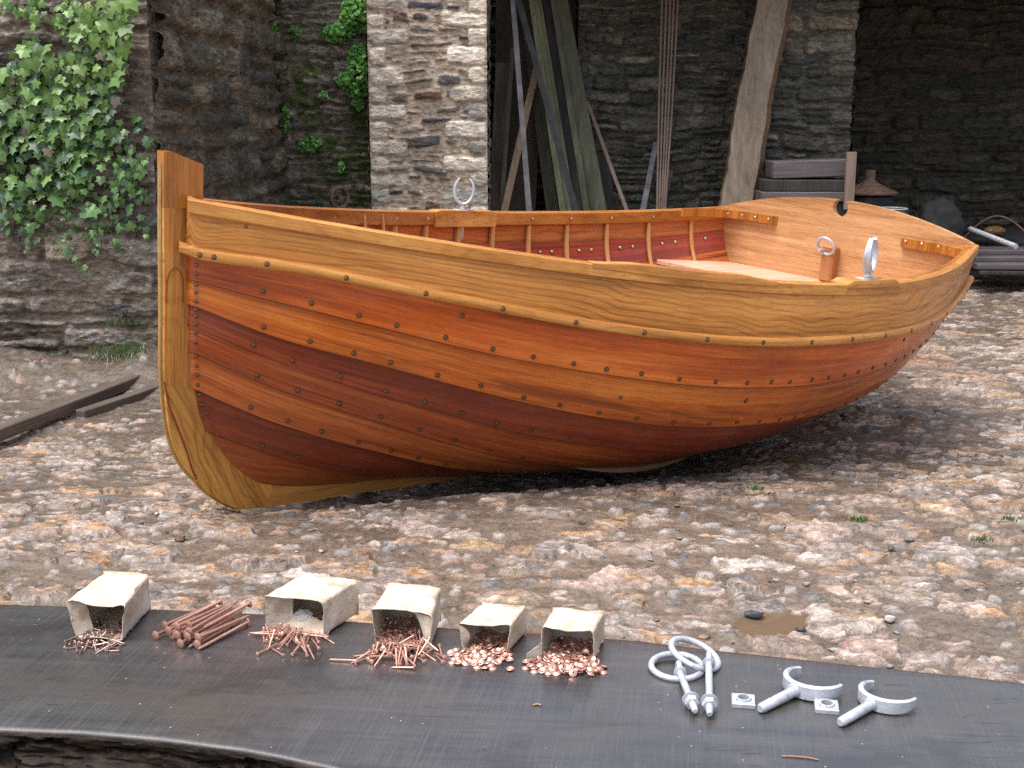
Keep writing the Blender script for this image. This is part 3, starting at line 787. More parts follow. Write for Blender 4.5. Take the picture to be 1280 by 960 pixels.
def wall_face(mb, P0, U3, N3, width, height, step, seed, depth=.035, pal=None, palw=None, mort=(.2, .17, .14), moss=0.0, mossc=(.035, .06, .015), z0=-.15, rough=.008, flat=1.0, gapk=1.0, mud=0.0, edgepal=None, bigwarp=.0, cut=None, **kw):
    nu = int(width/step)+1; nv = int(height/step)+1
    U, V = np.meshgrid(np.linspace(0, width, nu), np.linspace(z0, z0+height, nv))
    if edgepal is not None: kw['edges'] = (0, width)
    ek = kw.pop('edges', None)
    D, ID, CU, CV, SZs = stone_field(U, V, seed, **kw)
    isedge = np.zeros(U.shape, bool)
    if ek:
        D2, ID2, CU2, CV2, S2 = stone_field(U, V, seed+400, rowh=(.085, .125), lenr=(.3, .4), gap=.006, warp=.006, split=0, rnd=.025, edges=ek)
        ids = np.unique(np.concatenate([ID2[:, 2], ID2[:, -3]])); isedge = np.isin(ID2, ids)
        ID2 = ID2+500000
        D = np.where(isedge, D2, D); ID = np.where(isedge, ID2, ID); CU = np.where(isedge, CU2, CU); CV = np.where(isedge, CV2, CV)
    m = ss(-.001, .007, D)
    hs = _h(ID, ID*0+7, ID*0, seed)
    dome = 1-.35*(np.abs(CU)**3)-.25*(np.abs(CV)**3)
    tilt = (_h(ID, ID*0+8, ID*0, seed)-.5)*CV*.5+(_h(ID, ID*0+9, ID*0, seed)-.5)*CU*.4
    n1 = fbm(U*14, V*26, 0.5, 4, seed+20)-.5; n2 = fbm(U*60, V*90, 0.7, 3, seed+30)-.5
    crack = np.abs(fbm(U*7, V*34, 3.5, 4, seed+25)-.5); layer = -ss(.03, .0, crack)*.5
    hgt = m*depth*(.35+.65*hs+tilt*.5)*dome+m*rough*(n1*1.6+layer)+rough*.7*n2+(1-m)*rough*(fbm(U*20, V*20, 2, 3, seed+41)-.5)*1.5
    hgt += bigwarp*(fbm(U*1.7, V*1.7, 4, 3, seed+50)-.5)*2
    c = pick(ID, seed, pal, palw)
    if edgepal is not None:
        ce = pick(ID, seed+77, edgepal); c = np.where(isedge[..., None], ce, c)
    c = c*(.72+.56*fbm(U*9, V*22, 1, 4, seed+60))[..., None]
    mo = np.array(mort)*(.75+.5*fbm(U*6, V*6, 1, 4, seed+61))[..., None]
    c = c*m[..., None]+mo*(1-m[..., None])
    if mud:
        mm = (ss(.45, .62, fbm(U*2.5, V*3.5, 2, 4, seed+64))*mud)[..., None]; c = c*(1-mm)+np.array(mort)*mm*1.0; hgt = hgt*(1-.55*mm[..., 0])
    if moss:
        mk_ = ss(.50, .66, fbm(U*3, V*3, 6, 5, seed+62))*ss(.35, .6, fbm(U*30, V*30, 6, 3, seed+63))*moss
        c = c*(1-mk_[..., None])+np.array(mossc)*mk_[..., None]; hgt = hgt+mk_*.006
    P = np.array(P0, float)+U[..., None]*np.array(U3)+np.array([0, 0, 1.])*V[..., None]+hgt[..., None]*np.array(N3)
    idx = np.arange(nu*nv).reshape(nv, nu)
    F = np.stack([idx[:-1, :-1], idx[:-1, 1:], idx[1:, 1:], idx[1:, :-1]], -1).reshape(-1, 4)
    if np.dot(np.cross(U3, [0, 0, 1]), N3) < 0: F = F[:, ::-1]
    mb.append((P.reshape(-1, 3), F, np.clip(c, 0, 1).reshape(-1, 3)))
def quadbox(mb, lo, hi, col):
    x0, y0, z0 = lo; x1, y1, z1 = hi
    V = np.array([(x, y, z) for x in (x0, x1) for y in (y0, y1) for z in (z0, z1)], float)
    F = np.array([(0, 1, 3, 2), (4, 6, 7, 5), (0, 4, 5, 1), (2, 3, 7, 6), (0, 2, 6, 4), (1, 5, 7, 3)])
    mb.append((V, F, np.tile(col, (8, 1))))
def join(mb, name, mat, **kw):
    n = 0; Vs = []; Fs = []; Cs = []
    for V, F, C_ in mb: Vs.append(V); Fs.append(F+n); Cs.append(C_); n += len(V)
    return mk(name, np.concatenate(Vs), np.concatenate(Fs), mat, smooth=True, ang=0, cols=np.concatenate(Cs), **kw)
def stone_mat(name, rough=.85, bump=.7, sc=1.0, sat=1.0, spec=.35, lo=.25, hi=1.9):
    t = NT(name); col = t.attr('Col')
    n = t.noise(t.coord('Geo', (46*sc, 46*sc, 90*sc)), 1, 10, .72); n2 = t.noise(t.coord('Geo', (7*sc, 7*sc, 14*sc)), 1, 5, .6)
    n3 = t.noise(t.coord('Geo', (170*sc,)*3), 1, 4, .7)
    f = t.mapr(t.math('ADD', t.math('ADD', t.math('MULTIPLY', n, .5), t.math('MULTIPLY', n2, .3)), t.math('MULTIPLY', n3, .2)), .36, .64, lo, hi)
    c = t.mix(1.0, col, t.ramp(t.math('MULTIPLY', f, .5), [(0, (0, 0, 0)), (1, (2, 2, 2))]), 'MULTIPLY')
    wv = t.t.nodes.new('ShaderNodeVectorMath'); wv.operation = 'ADD'; t.set(wv, 0, t.coord('Geo', (1, 1, 2.6)))
    wn = t.t.nodes.new('ShaderNodeTexNoise'); wn.inputs['Scale'].default_value = 22; sv = t.t.nodes.new('ShaderNodeVectorMath'); sv.operation = 'SCALE'; sv.inputs['Scale'].default_value = .05; t.t.links.new(t.coord('Geo'), wn.inputs['Vector']); t.t.links.new(wn.outputs['Color'], sv.inputs[0]); t.t.links.new(sv.outputs[0], wv.inputs[1])
    vd = t.vor(wv.outputs[0], 26*sc, 'F1', 'Distance'); vc = t.vor(wv.outputs[0], 26*sc, 'F1', 'Color'); sp = t.t.nodes.new('ShaderNodeSeparateColor'); t.set(sp, 0, vc)
    c = t.mix(1.0, c, t.ramp(sp.outputs[0], [(0, (.62, .62, .62)), (1, (1.35, 1.35, 1.35))]), 'MULTIPLY')
    cr = t.math('ABSOLUTE', t.math('SUBTRACT', t.noise(t.coord('Geo', (9*sc, 9*sc, 30*sc)), 1, 6, .62, .4), .5))
    c = t.mix(t.mapr(cr, .0, .014, .6, 0, True), c, (.018, .016, .013))
    b = t.bump(vd, bump*.6, .014); b = t.bump(n, bump*.7, .010, b); b = t.bump(n3, bump*.5, .003, b)
    return t.fin(c, t.mapr(n2, .3, .7, rough-.15, rough+.08), b, Specular_IOR_Level=spec)
SM = stone_mat('rubble_stone'); SMd = stone_mat('shaded_rubble', .8, .9); SMl = stone_mat('pointed_stone', .9, .35, lo=.65, hi=1.4)
slate = [(.13, .12, .10), (.10, .10, .095), (.17, .15, .12), (.20, .18, .15), (.08, .08, .08), (.22, .18, .13)]
XL = float(atY(190, 100, 5.2)[0])
# left wall
mb = []
wl = 3.2; x0 = XL-wl
wall_face(mb, (x0, 5.2, 0), (1, 0, 0), (0, -1, 0), wl, 3.6, .008, 11, depth=.034, pal=[(.19, .165, .14), (.25, .22, .19), (.13, .125, .12), (.30, .25, .20), (.17, .14, .115)], mort=(.185, .150, .118), rowh=(.05, .15), lenr=(.16, .5), gap=.010, mud=.9, rough=.018, bigwarp=.05, z0=-.25, moss=.25)
wall_face(mb, (XL, 5.2, 0), (0, 1, 0), (1, 0, 0), 2.95, 3.6, .012, 12, depth=.08, pal=[(.10, .09, .072), (.14, .12, .09), (.065, .062, .055), (.18, .145, .105)], mort=(.125, .093, .062), rowh=(.09, .19), lenr=(.2, .42), gap=.018, mud=.25, rough=.03, bigwarp=.05, z0=-.25, rnd=.04, moss=.15)
quadbox(mb, (x0, 5.205, -.3), (XL-.004, 8.2, 3.3), (.15, .125, .10))
lw = join(mb, 'stone_wall', SM); tag(lw, 'muddy grey rubble wall overgrown with ivy on the left, behind the bow', 'wall')
# quoins of the left wall corner: pale slabs
mb = []
rng = np.random.RandomState(3)
# mossy wall
mb = []
xm1 = float(atY(466, 100, 7.95)[0])
wall_face(mb, (XL-.5, 8.1, 0), (1, 0, 0), (0, -1, 0), xm1-XL+.87, 3.4, .012, 21, depth=.035, pal=[(.21, .195, .165), (.30, .26, .225), (.13, .13, .115), (.36, .27, .245), (.23, .23, .21)], mort=(.15, .13, .09), rowh=(.04, .10), moss=1.0, mossc=(.075, .105, .026), warp=.035, rough=.024, gap=.009, mud=.4)
quadbox(mb, (XL-.5, 8.13, -.3), (xm1+.37, 8.6, 3.25), (.11, .10, .075))
mw = join(mb, 'stone_wall', SM); tag(mw, 'mossy rubble wall with green weeds, set back left of the pale pillar', 'wall')
# pale pillar
mb = []
PX0 = float(atY(461, 120, 7.7)[0]); PX1 = float(atY(609, 120, 7.7)[0]); pw = PX1-PX0
wall_face(mb, (PX0, 7.7, 0), (1, 0, 0), (0, -1, 0), pw, 3.2, .0075, 31, depth=.022, pal=[(.25, .22, .185), (.09, .09, .098), (.22, .20, .175), (.36, .31, .25), (.17, .10, .08), (.075, .075, .085), (.12, .115, .11)], mort=(.50, .40, .31), rowh=(.035, .10), lenr=(.08, .26), gap=.013, rough=.007, edgepal=[(.68, .60, .50), (.60, .53, .45), (.74, .66, .55), (.42, .40, .36)], split=.4, rnd=.02, warp=.03)
wall_face(mb, (PX1, 7.7, 0), (0, 1, 0), (1, 0, 0), .55, 3.2, .012, 32, depth=.02, pal=[(.20, .18, .15), (.14, .13, .12)], mort=(.22, .18, .14), rowh=(.045, .095), rough=.006)
wall_face(mb, (PX0, 7.7, 0), (0, 1, 0), (-1, 0, 0), .45, 3.2, .012, 33, depth=.02, pal=[(.30, .27, .22), (.2, .19, .17)], mort=(.34, .28, .2), rowh=(.045, .095), rough=.006)
quadbox(mb, (PX0+.006, 7.712, -.3), (PX1-.006, 8.25, 3.04), (.40, .33, .25))
pl = join(mb, 'stone_pillar', SMl); tag(pl, 'pale repointed stone pillar with sandstone corner blocks, left of the leaning timber', 'pillar')
# middle wall
mb = []
MX0 = float(atY(722, 100, 8.4)[0]); MX1 = float(atY(962, 100, 8.4)[0])
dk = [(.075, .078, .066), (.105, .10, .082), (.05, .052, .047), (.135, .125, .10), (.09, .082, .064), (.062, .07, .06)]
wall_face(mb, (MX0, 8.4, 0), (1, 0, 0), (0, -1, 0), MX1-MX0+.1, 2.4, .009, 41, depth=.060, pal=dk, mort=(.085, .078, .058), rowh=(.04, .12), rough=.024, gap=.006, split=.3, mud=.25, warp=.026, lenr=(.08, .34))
wall_face(mb, (MX0, 8.4, 0), (0, 1, 0), (-1, 0, 0), .8, 2.9, .014, 42, depth=.03, pal=dk, mort=(.12, .1, .08), rowh=(.04, .10), rough=.012)
quadbox(mb, (MX0+.02, 8.43, -.3), (MX1+.1, 9.3, 2.4), (.05, .045, .035))
mw2 = join(mb, 'stone_wall', SMd); tag(mw2, 'dark slate rubble wall behind the thin rods, in the shade of the roof', 'wall')
# pier
mb = []
EX0 = float(atY(955, 100, 8.2)[0]); EX1 = float(atY(1066, 100, 8.2)[0])
wall_face(mb, (EX0, 8.2, 0), (1, 0, 0), (0, -1, 0), EX1-EX0, 2.4, .009, 51, depth=.060, pal=dk+[(.2, .17, .12)], mort=(.105, .095, .075), warp=.04, rowh=(.05, .15), lenr=(.14, .4), rough=.024, gap=.008, rnd=.03)
wall_face(mb, (EX1, 8.2, 0), (0, 1, 0), (1, 0, 0), .9, 2.9, .014, 52, depth=.03, pal=dk, mort=(.10, .09, .07), rowh=(.05, .12), rough=.012)
quadbox(mb, (EX0+.02, 8.23, -.3), (EX1-.02, 9.4, 2.4), (.05, .045, .035))
er = join(mb, 'stone_pier', SMd); tag(er, 'dark rubble pier between the waney slab and the black gap', 'pier')
# right wall
mb = []
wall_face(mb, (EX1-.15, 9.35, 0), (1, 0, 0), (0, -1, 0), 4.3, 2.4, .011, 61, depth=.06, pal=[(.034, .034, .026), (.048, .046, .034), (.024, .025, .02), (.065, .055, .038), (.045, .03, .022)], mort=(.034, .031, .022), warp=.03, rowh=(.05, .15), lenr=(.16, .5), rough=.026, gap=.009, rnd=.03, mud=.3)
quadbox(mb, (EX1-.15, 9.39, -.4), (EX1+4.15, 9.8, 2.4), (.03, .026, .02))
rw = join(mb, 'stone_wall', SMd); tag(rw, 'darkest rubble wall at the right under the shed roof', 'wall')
# back wall of the dark opening
mb = []
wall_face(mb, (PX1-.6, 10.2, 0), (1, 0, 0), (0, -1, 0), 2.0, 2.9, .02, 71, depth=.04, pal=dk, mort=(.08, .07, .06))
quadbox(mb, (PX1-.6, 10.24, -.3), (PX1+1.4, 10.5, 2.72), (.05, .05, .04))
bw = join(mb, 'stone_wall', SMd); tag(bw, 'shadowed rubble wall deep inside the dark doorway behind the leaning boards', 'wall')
mb = MB(); t_ = NT('doorway_lining'); t_.fin((.05, .045, .04), .9)
mb.box((PX1-.10, 9.3, 1.25), (.06, 1.9, 3.0)); o = mb.build('side_wall', t_.m); tag(o, 'dark side wall of the doorway recess beside the pale pillar', 'wall')
# roof over the open shed (above the picture)
t_ = NT('roof_slate'); nn_ = t_.noise(t_.coord('Geo', (9, 9, 9)), 1, 4); t_.fin(t_.mix(nn_, (.06, .06, .065), (.11, .10, .10)), .8)
rf = empty('shed_roof', (0, 0, 0)); tag(rf, 'slate lean-to roof shading the walls on the right, above the picture', 'roof')
mb = MB(); Mx = Matrix.Rotation(R(12), 4, 'X'); 
mb.box((3.08, 9.5, 2.62), (6.4, 4.0, .08), Mx, .01); mb.build('slates', t_.m, rf)
mb = MB(); mb.box((3.08, 7.62, 2.16), (6.4, .14, .18), None, .01); mb.build('wall_plate', M['post'], rf)
# ------------------------------------------------------------------ ground
def gbase(X, Y): return -.095*ss(3.05, 4.1, Y)+.035*ss(5.5, 9, Y)
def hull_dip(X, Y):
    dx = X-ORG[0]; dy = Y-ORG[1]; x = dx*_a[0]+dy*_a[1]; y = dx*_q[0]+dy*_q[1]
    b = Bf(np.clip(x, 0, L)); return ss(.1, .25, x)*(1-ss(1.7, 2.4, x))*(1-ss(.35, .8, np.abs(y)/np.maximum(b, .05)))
def ground():
    c = .9
    Ys = [1.0]
    while Ys[-1] < 11.0: Ys.append(Ys[-1]+max(.0040, Ys[-1]*.0020))
    Ys = np.array(Ys)
    s = np.concatenate([np.linspace(-1.3, -.56, 70)[:-1], np.linspace(-.56, .56, 560), np.linspace(.56, 1.3, 70)[1:]])
    Sg, Yg = np.meshgrid(s, Ys); X = Sg*(Yg+.15); Y = Yg
    # cellular stones, longer across
    def cells(X, Y, sx, sy, seed, jit=.8):
        gx = X/sx; gy = Y/sy; ix = np.floor(gx); iy = np.floor(gy)
        f1 = np.full(X.shape, 9.); f2 = f1.copy(); cid = np.zeros(X.shape, np.int64); cx = np.zeros(X.shape); cy = np.zeros(X.shape)
        for a in (-1, 0, 1):
            for b in (-1, 0, 1):
                jx = ix+a; jy = iy+b
                px = jx+.5+jit*(_h(jx, jy, jx*0, seed)-.5); py = jy+.5+jit*(_h(jx, jy, jx*0+1, seed)-.5)
                sc = .75+.6*_h(jx, jy, jx*0+2, seed)
                d = np.hypot(gx-px, gy-py)*sc
                m1 = d < f1; f2 = np.where(m1, f1, np.minimum(f2, d)); cid = np.where(m1, (jx.astype(np.int64)*7919+jy.astype(np.int64)), cid)
                cx = np.where(m1, gx-px, cx); cy = np.where(m1, gy-py, cy); f1 = np.where(m1, d, f1)
        return f1, f2, cid, cx, cy
    wx = (fbm(X*9, Y*9, 1, 5, 101)-.5)*.12+(fbm(X*30, Y*30, 1, 3, 103)-.5)*.05; wy = (fbm(X*9, Y*9, 5, 5, 102)-.5)*.10+(fbm(X*30, Y*30, 4, 3, 104)-.5)*.04
    rot = .32; Xr = X*math.cos(rot)-Y*math.sin(rot)*.6; Yr = Y*1.0+X*math.sin(rot)*.7
    f1, f2, cid, cx, cy = cells(Xr+wx, Yr+wy, .140, .098, 7)
    r1 = _h(cid, cid*0+1, cid*0, 5); r2 = _h(cid, cid*0+2, cid*0, 5); r3 = _h(cid, cid*0+3, cid*0, 5); r4 = _h(cid, cid*0+4, cid*0, 5)
    e = f2-f1
    prof = ss(.07, .17, e)
    rag = fbm(X*38, Y*52, 2, 4, 110)
    rid = 1-np.abs(fbm(X*16+3, Y*26, 3, 4, 111)*2-1)
    hs = (.006+.020*r1)*prof*(.65+.45*rid)+prof*.013*(rag-.5)+prof*(.02*(r3-.5)*cx+.03*(r4-.5)*cy)
    mudl = .0138+.008*(fbm(X*2.1, Y*2.1, 1, 4, 120)-.5)*2+.009*(fbm(X*12, Y*12, 2, 3, 121)-.5)
    # muddy strip by the left wall, and below the slab
    mudzone = ss(4.0, 4.5, Y)*(1-ss(-.8, .1, X))
    mudl = mudl+.014*mudzone
    d2 = np.hypot((X-.56)/.12, (Y-2.36)/.075)
    pud = 1-ss(.55, 1.1, d2+1.6*(fbm(X*11, Y*15, 3, 4, 140)-.5))
    p2 = ss(.56, .66, fbm(X*1.6+4, Y*2.6, 7, 4, 141))*(mudzone)
    hh = np.maximum(hs, mudl)
    st = ss(-.0008, .0012, hs-mudl)
    mudr = .0035*(fbm(X*42, Y*42, 3, 4, 130)-.5)*2
    hh = hh+(1-st)*mudr
    lvl = mudl*.0+.0135
    water = np.clip(np.maximum(pud, p2), 0, 1)
    hh = hh-.006*water; wl_ = water > .5
    lev = .0105
    flat = wl_ & (hh < lev)
    hh = np.where(flat, lev, hh)
    # small chips
    g1, g2, gid, _, _ = cells(X+wx*.4, Y+wy*.4, .034, .026, 17)
    q1 = _h(gid, gid*0+1, gid*0, 6); q2 = _h(gid, gid*0+2, gid*0, 6)
    chip = (q1 > .84)*ss(.06, .3, g2-g1)*(1-st*.9)*(~flat)*(Yg < 9)
    hh = hh+chip*(.003+.007*q2)
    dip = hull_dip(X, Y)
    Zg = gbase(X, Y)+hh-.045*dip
    # rising rubble bank against the left wall
    bank = ss(4.75, 5.2, Y)*(1-ss(XL-.0, XL+.35, X)); Zg += bank*(.10+.10*(fbm(X*5, Y*5, 1, 4, 150)-.3))
    pal = np.array([(.43, .315, .27), (.50, .41, .365), (.40, .30, .255), (.42, .30, .205), (.37, .30, .26), (.53, .46, .42), (.31, .27, .25), (.40, .27, .16)])
    k = np.minimum((r2*len(pal)).astype(int), len(pal)-1); c = pal[k]*(.47+.38*r4)[..., None]
    vein = ss(.5, .64, fbm(X*26, Y*40, 8, 4, 160))[..., None]
    c = c*(1-vein*.55)+np.array((.46, .37, .33))*vein*.55
    ochre = ss(.58, .70, fbm(X*14, Y*20, 9, 4, 161))[..., None]*.7; c = c*(1-ochre)+np.array((.36, .19, .075))*ochre
    dirt = ss(.40, .58, fbm(X*18, Y*26, 4, 5, 162))[..., None]*.5; c = c*(1-dirt)+np.array((.15, .115, .088))*dirt
    # rust-stained strip under the stern
    stain = ss(.0, 1, 1-np.abs((Y-5.6-(X-2.0)*-.55)/.55))*ss(1.2, 1.7, X)
    stn = (stain*.75)[..., None]*ss(.35, .55, fbm(X*6, Y*10, 5, 4, 163))[..., None]; c = c*(1-stn)+np.array((.26, .12, .055))*stn
    mudc = np.array((.135, .103, .080))*(.75+.55*fbm(X*3, Y*3, 6, 4, 170))[..., None]
    mudc = mudc*(1-mudzone[..., None]*.15)
    cc = c*st[..., None]+mudc*(1-st[..., None])
    chc = np.where((q2 > .55)[..., None], np.array((.28, .25, .235)), np.where((q2 > .25)[..., None], np.array((.12, .125, .13)), np.array((.28, .19, .145))))
    cc = cc*(1-chip[..., None])+chc*chip[..., None]
    cc = np.where(flat[..., None], np.array((.135, .098, .064)), cc)
    # damp earth below the boat, darkened to deepen its shade and cut bounce
    damp_shade = dip[..., None]*.5; cc = cc*(1-damp_shade)+np.array((.05, .042, .035))*damp_shade
    wet = np.where(flat, 1.0, np.clip((1-st)*(.30+.45*ss(.4, .6, fbm(X*2.6, Y*2.6, 8, 3, 180))), 0, 1)); 
    ny, nx = X.shape; idx = np.arange(nx*ny).reshape(ny, nx)
    F = np.stack([idx[:-1, :-1], idx[:-1, 1:], idx[1:, 1:], idx[1:, :-1]], -1).reshape(-1, 4)
    V = np.stack([X, Y, Zg], -1).reshape(-1, 3)
    # far skirt sheet
    n0 = len(V); V = np.concatenate([V, [(-40, -40, -.2), (40, -40, -.2), (40, 40, -.2), (-40, 40, -.2)]]); F = np.concatenate([F, [(n0, n0+1, n0+2, n0+3)]])
    cc = np.concatenate([cc.reshape(-1, 3), np.tile((.3, .26, .22), (4, 1))]); wet = np.concatenate([wet.ravel(), [0]*4])
    t = NT('cobbled_ground'); col = t.attr('Col'); wt = t.attr('wet', 'Fac')
    n = t.noise(t.coord('Geo', (60, 60, 60)), 1, 9, .72); n2 = t.noise(t.coord('Geo', (14, 22, 14)), 1, 5, .6); n3 = t.noise(t.coord('Geo', (300,)*3), 1, 4, .7)
    f = t.mapr(t.math('ADD', t.math('ADD', t.math('MULTIPLY', n, .5), t.math('MULTIPLY', n2, .3)), t.math('MULTIPLY', n3, .2)), .36, .64, .16, .92)
    cN = t.mix(1.0, col, t.ramp(f, [(0, (0, 0, 0)), (1, (2, 2, 2))]), 'MULTIPLY')
    cN = t.mix(t.math('GREATER_THAN', wt, .95), cN, col)
    dry = t.math('SUBTRACT', 1.0, t.math('GREATER_THAN', wt, .95))
    wv = t.t.nodes.new('ShaderNodeVectorMath'); wv.operation = 'ADD'; t.set(wv, 0, t.coord('Geo', (1, 1.5, 1.5)))
    wn = t.t.nodes.new('ShaderNodeTexNoise'); wn.inputs['Scale'].default_value = 30; sv = t.t.nodes.new('ShaderNodeVectorMath'); sv.operation = 'SCALE'; sv.inputs['Scale'].default_value = .035; t.t.links.new(t.coord('Geo'), wn.inputs['Vector']); t.t.links.new(wn.outputs['Color'], sv.inputs[0]); t.t.links.new(sv.outputs[0], wv.inputs[1])
    vd = t.vor(wv.outputs[0], 42, 'F1', 'Distance'); vc = t.vor(wv.outputs[0], 42, 'F1', 'Color'); spc = t.t.nodes.new('ShaderNodeSeparateColor'); t.set(spc, 0, vc)
    stone = t.attr('stone', 'Fac')
    cF = t.mix(1.0, cN, t.ramp(spc.outputs[0], [(0, (.66, .64, .62)), (1, (1.30, 1.30, 1.28))]), 'MULTIPLY'); cN = t.mix(stone, cN, cF)
    b = t.bump(vd, t.math('MULTIPLY', stone, .8), .010); b = t.bump(n, t.math('MULTIPLY', dry, .8), .004, b); b = t.bump(n3, t.math('MULTIPLY', dry, .5), .0015, b)
    rr = t.math('ADD', t.mapr(wt, 0, .95, .58, .16), t.mapr(n2, .35, .65, -.12, .12))
    rr = t.math('MULTIPLY', rr, t.math('ADD', t.math('MULTIPLY', dry, .93), .07))
    t.fin(cN, rr, b, Specular_IOR_Level=.5)
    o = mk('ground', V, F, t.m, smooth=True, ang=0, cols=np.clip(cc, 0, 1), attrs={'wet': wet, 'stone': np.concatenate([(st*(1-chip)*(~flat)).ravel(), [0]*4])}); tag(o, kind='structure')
    return o
gr = ground()
# loose gravel chips strewn over the mud
def gravel():
    rs = np.random.RandomState(8); bm = bmesh.new(); bmesh.ops.create_icosphere(bm, subdivisions=1, radius=1); bm.verts.index_update()
    base = np.array([v.co[:] for v in bm.verts]); fc = np.array([[v.index for v in f.verts] for f in bm.faces]); bm.free()
    Vs = []; Fs = []; Cs = []; n = 0
    for i in range(1300):
        Y = 1.75+rs.rand()**1.3*5.5; X = (rs.rand()*1.5-.72)*Y*.75
        if Y > 4.9 and X < XL+.1: continue
        s = rs.uniform(.003, .010)*(1 if rs.rand() < .9 else 1.7)
        v = base*(1+.35*rs.randn(len(base), 1)*.5)*np.array([1.4, .9, .32])*s
        a = rs.rand()*6.28; v = v @ np.array([[math.cos(a), math.sin(a), 0], [-math.sin(a), math.cos(a), 0], [0, 0, 1]])
        z = float(gbase(np.array(X), np.array(Y)))+.018-.045*float(hull_dip(np.array([X]), np.array([Y]))[0])
        Vs.append(v+[X, Y, z-.004+s*.2]); Fs.append(fc+n); n += len(base)
        c = [(.27, .24, .22), (.11, .125, .14), (.28, .2, .15), (.18, .165, .16), (.40, .37, .34)][rs.randint(5)]; Cs.append(np.tile(np.array(c)*rs.uniform(.7, 1.1), (len(base), 1)))
    o = mk('gravel', np.concatenate(Vs), np.concatenate(Fs), SM, smooth=False, cols=np.concatenate(Cs)); tag(o, kind='stuff')
gravel()
# ------------------------------------------------------------------ plants
def leaf_mat(name, rough=.45, trans=.15):
    t = NT(name); c = t.attr('Col'); n = t.noise(t.coord('Geo', (60,)*3), 1, 3)
    c2 = t.mix(t.mapr(n, .3, .7, 0, .35), c, (.02, .05, .01))
    return t.fin(c2, rough, None, Specular_IOR_Level=.4, Transmission_Weight=0.0, Coat_Weight=.15)
LEAF = leaf_mat('leaf')
IVY = [(0, -.42), (.20, -.50), (.52, -.42), (.40, -.10), (.60, .18), (.28, .22), (0, .62), (-.28, .22), (-.60, .18), (-.40, -.10), (-.52, -.42), (-.20, -.50)]
def put_leaf(L_, p, nrm, size, roll, col, shape=IVY, cup=.18):
    nrm = Vector(nrm).normalized(); q = nrm.to_track_quat('Z', 'Y'); m = q.to_matrix() @ Matrix.Rotation(roll, 3, 'Z')
    V, F, C_ = L_; n = len(V)
    V.append(tuple(Vector(p)+m @ Vector((0, -.05*size, .02*size)))); C_.append(col)
    for a, b in shape:
        r = math.hypot(a, b); V.append(tuple(Vector(p)+m @ Vector((a*size, b*size, -cup*size*(r**1.5)+(.06*size if abs(a) < .05 else 0))))); C_.append(tuple(c*(.92 if r > .45 else 1.0) for c in col))
    k = len(shape)
    for i in range(k): F.append((n, n+1+i, n+1+(i+1) % k))
def ivy():
    rs = random.Random(4); e = empty('ivy_plant', (XL-.8, 5.15, .3)); tag(e, 'green ivy climbing the muddy rubble wall at the left', 'ivy')
    e_inv = Matrix.Translation((-(XL-.8), -5.15, -.3))
    Ld = ([], [], []); mb = MB()
    # density blobs in picture space over the wall (u,v,ru,rv,weight,leaf size)
    blobs = [(40, 200, 75, 60, 230, .050), (90, 115, 58, 50, 150, .052), (15, 115, 30, 40, 50, .048), (125, 70, 30, 45, 60, .054), (60, 160, 70, 45, 150, .052), (110, 165, 40, 45, 90, .048),
             (40, 75, 26, 22, 30, .045), (145, 40, 18, 34, 22, .056), (105, 30, 40, 34, 46, .046), (60, 8, 60, 26, 34, .036), (155, 5, 10, 14, 5, .062), (160, 185, 28, 40, 50, .036), (60, 245, 65, 35, 60, .034), (120, 235, 55, 40, 52, .033), (165, 235, 22, 55, 44, .033),
             (25, 275, 30, 26, 20, .032), (80, 290, 60, 30, 34, .028), (140, 290, 45, 35, 36, .028), (120, 262, 8, 8, 3, .055), (35, 310, 30, 14, 5, .028), (110, 322, 40, 22, 14, .028), (-40, 150, 50, 100, 120, .05), (12, 30, 20, 40, 12, .024), (45, 25, 14, 30, 8, .024)]
    for (u, v, ru, rv, n, s) in blobs:
        for _ in range(n):
            a = rs.random()*6.283; r = math.sqrt(rs.random())
            uu = u+ru*r*math.cos(a); vv = v+rv*r*math.sin(a)
            if uu > 188: uu = 188-rs.random()*20
            dep = rs.random(); p = atY(uu, vv, 5.2-.05-.10*dep)
            sz = s*rs.uniform(.55, 1.25)*1.05
            t = rs.random()
            up = 1-min(1, max(0, (vv-60)/260))
            if vv < 62 and uu > 100: base = (.13, .23, .045) if t < .8 else (.22, .25, .07)
            elif t < .60: base = (.085+.06*up, .185+.08*up, .058)
            elif t < .76: base = (.14, .25, .06)
            elif t < .90: base = (.04, .095, .045)
            elif t < .95: base = (.11, .19, .11)
            else: base = (.16, .12, .09); sz *= .7
            k = rs.uniform(.75, 1.3); col = tuple(c*k for c in base)
            nrm = (rs.uniform(-.8, .8), -1, rs.uniform(-.3, 1.0))
            put_leaf(Ld, p, nrm, sz, rs.uniform(-.7, .7)+math.pi, col)
    for _ in range(46):
        u = rs.uniform(0, 180); v = rs.uniform(90, 330); pts = []; a = rs.uniform(-2.4, -.7)
        for i in range(9):
            pts.append(atY(min(u, 187), v, 5.2-.035-.012*rs.random())); u += 10*math.cos(a); v -= 10*math.sin(a)*-1; a += rs.uniform(-.4, .4)
        mb.tube([tuple(p-np.array([XL-.8, 5.15, .3])) for p in pts], [.004*(1-i*.08) for i in range(9)], 5)
    t = NT('ivy_stem'); t.fin((.13, .095, .07), .85)
    mb.build('stem', t.m, e)
    V = [(a-(XL-.8), b-5.15, c-.3) for a, b, c in Ld[0]]
    mk('foliage', V, Ld[1], LEAF, e, smooth=False, cols=np.array(Ld[2]))
ivy()
ROUND = [(.5*math.cos(a), .5*math.sin(a)*(.9)) for a in np.linspace(0, 6.283, 9)[:-1]]
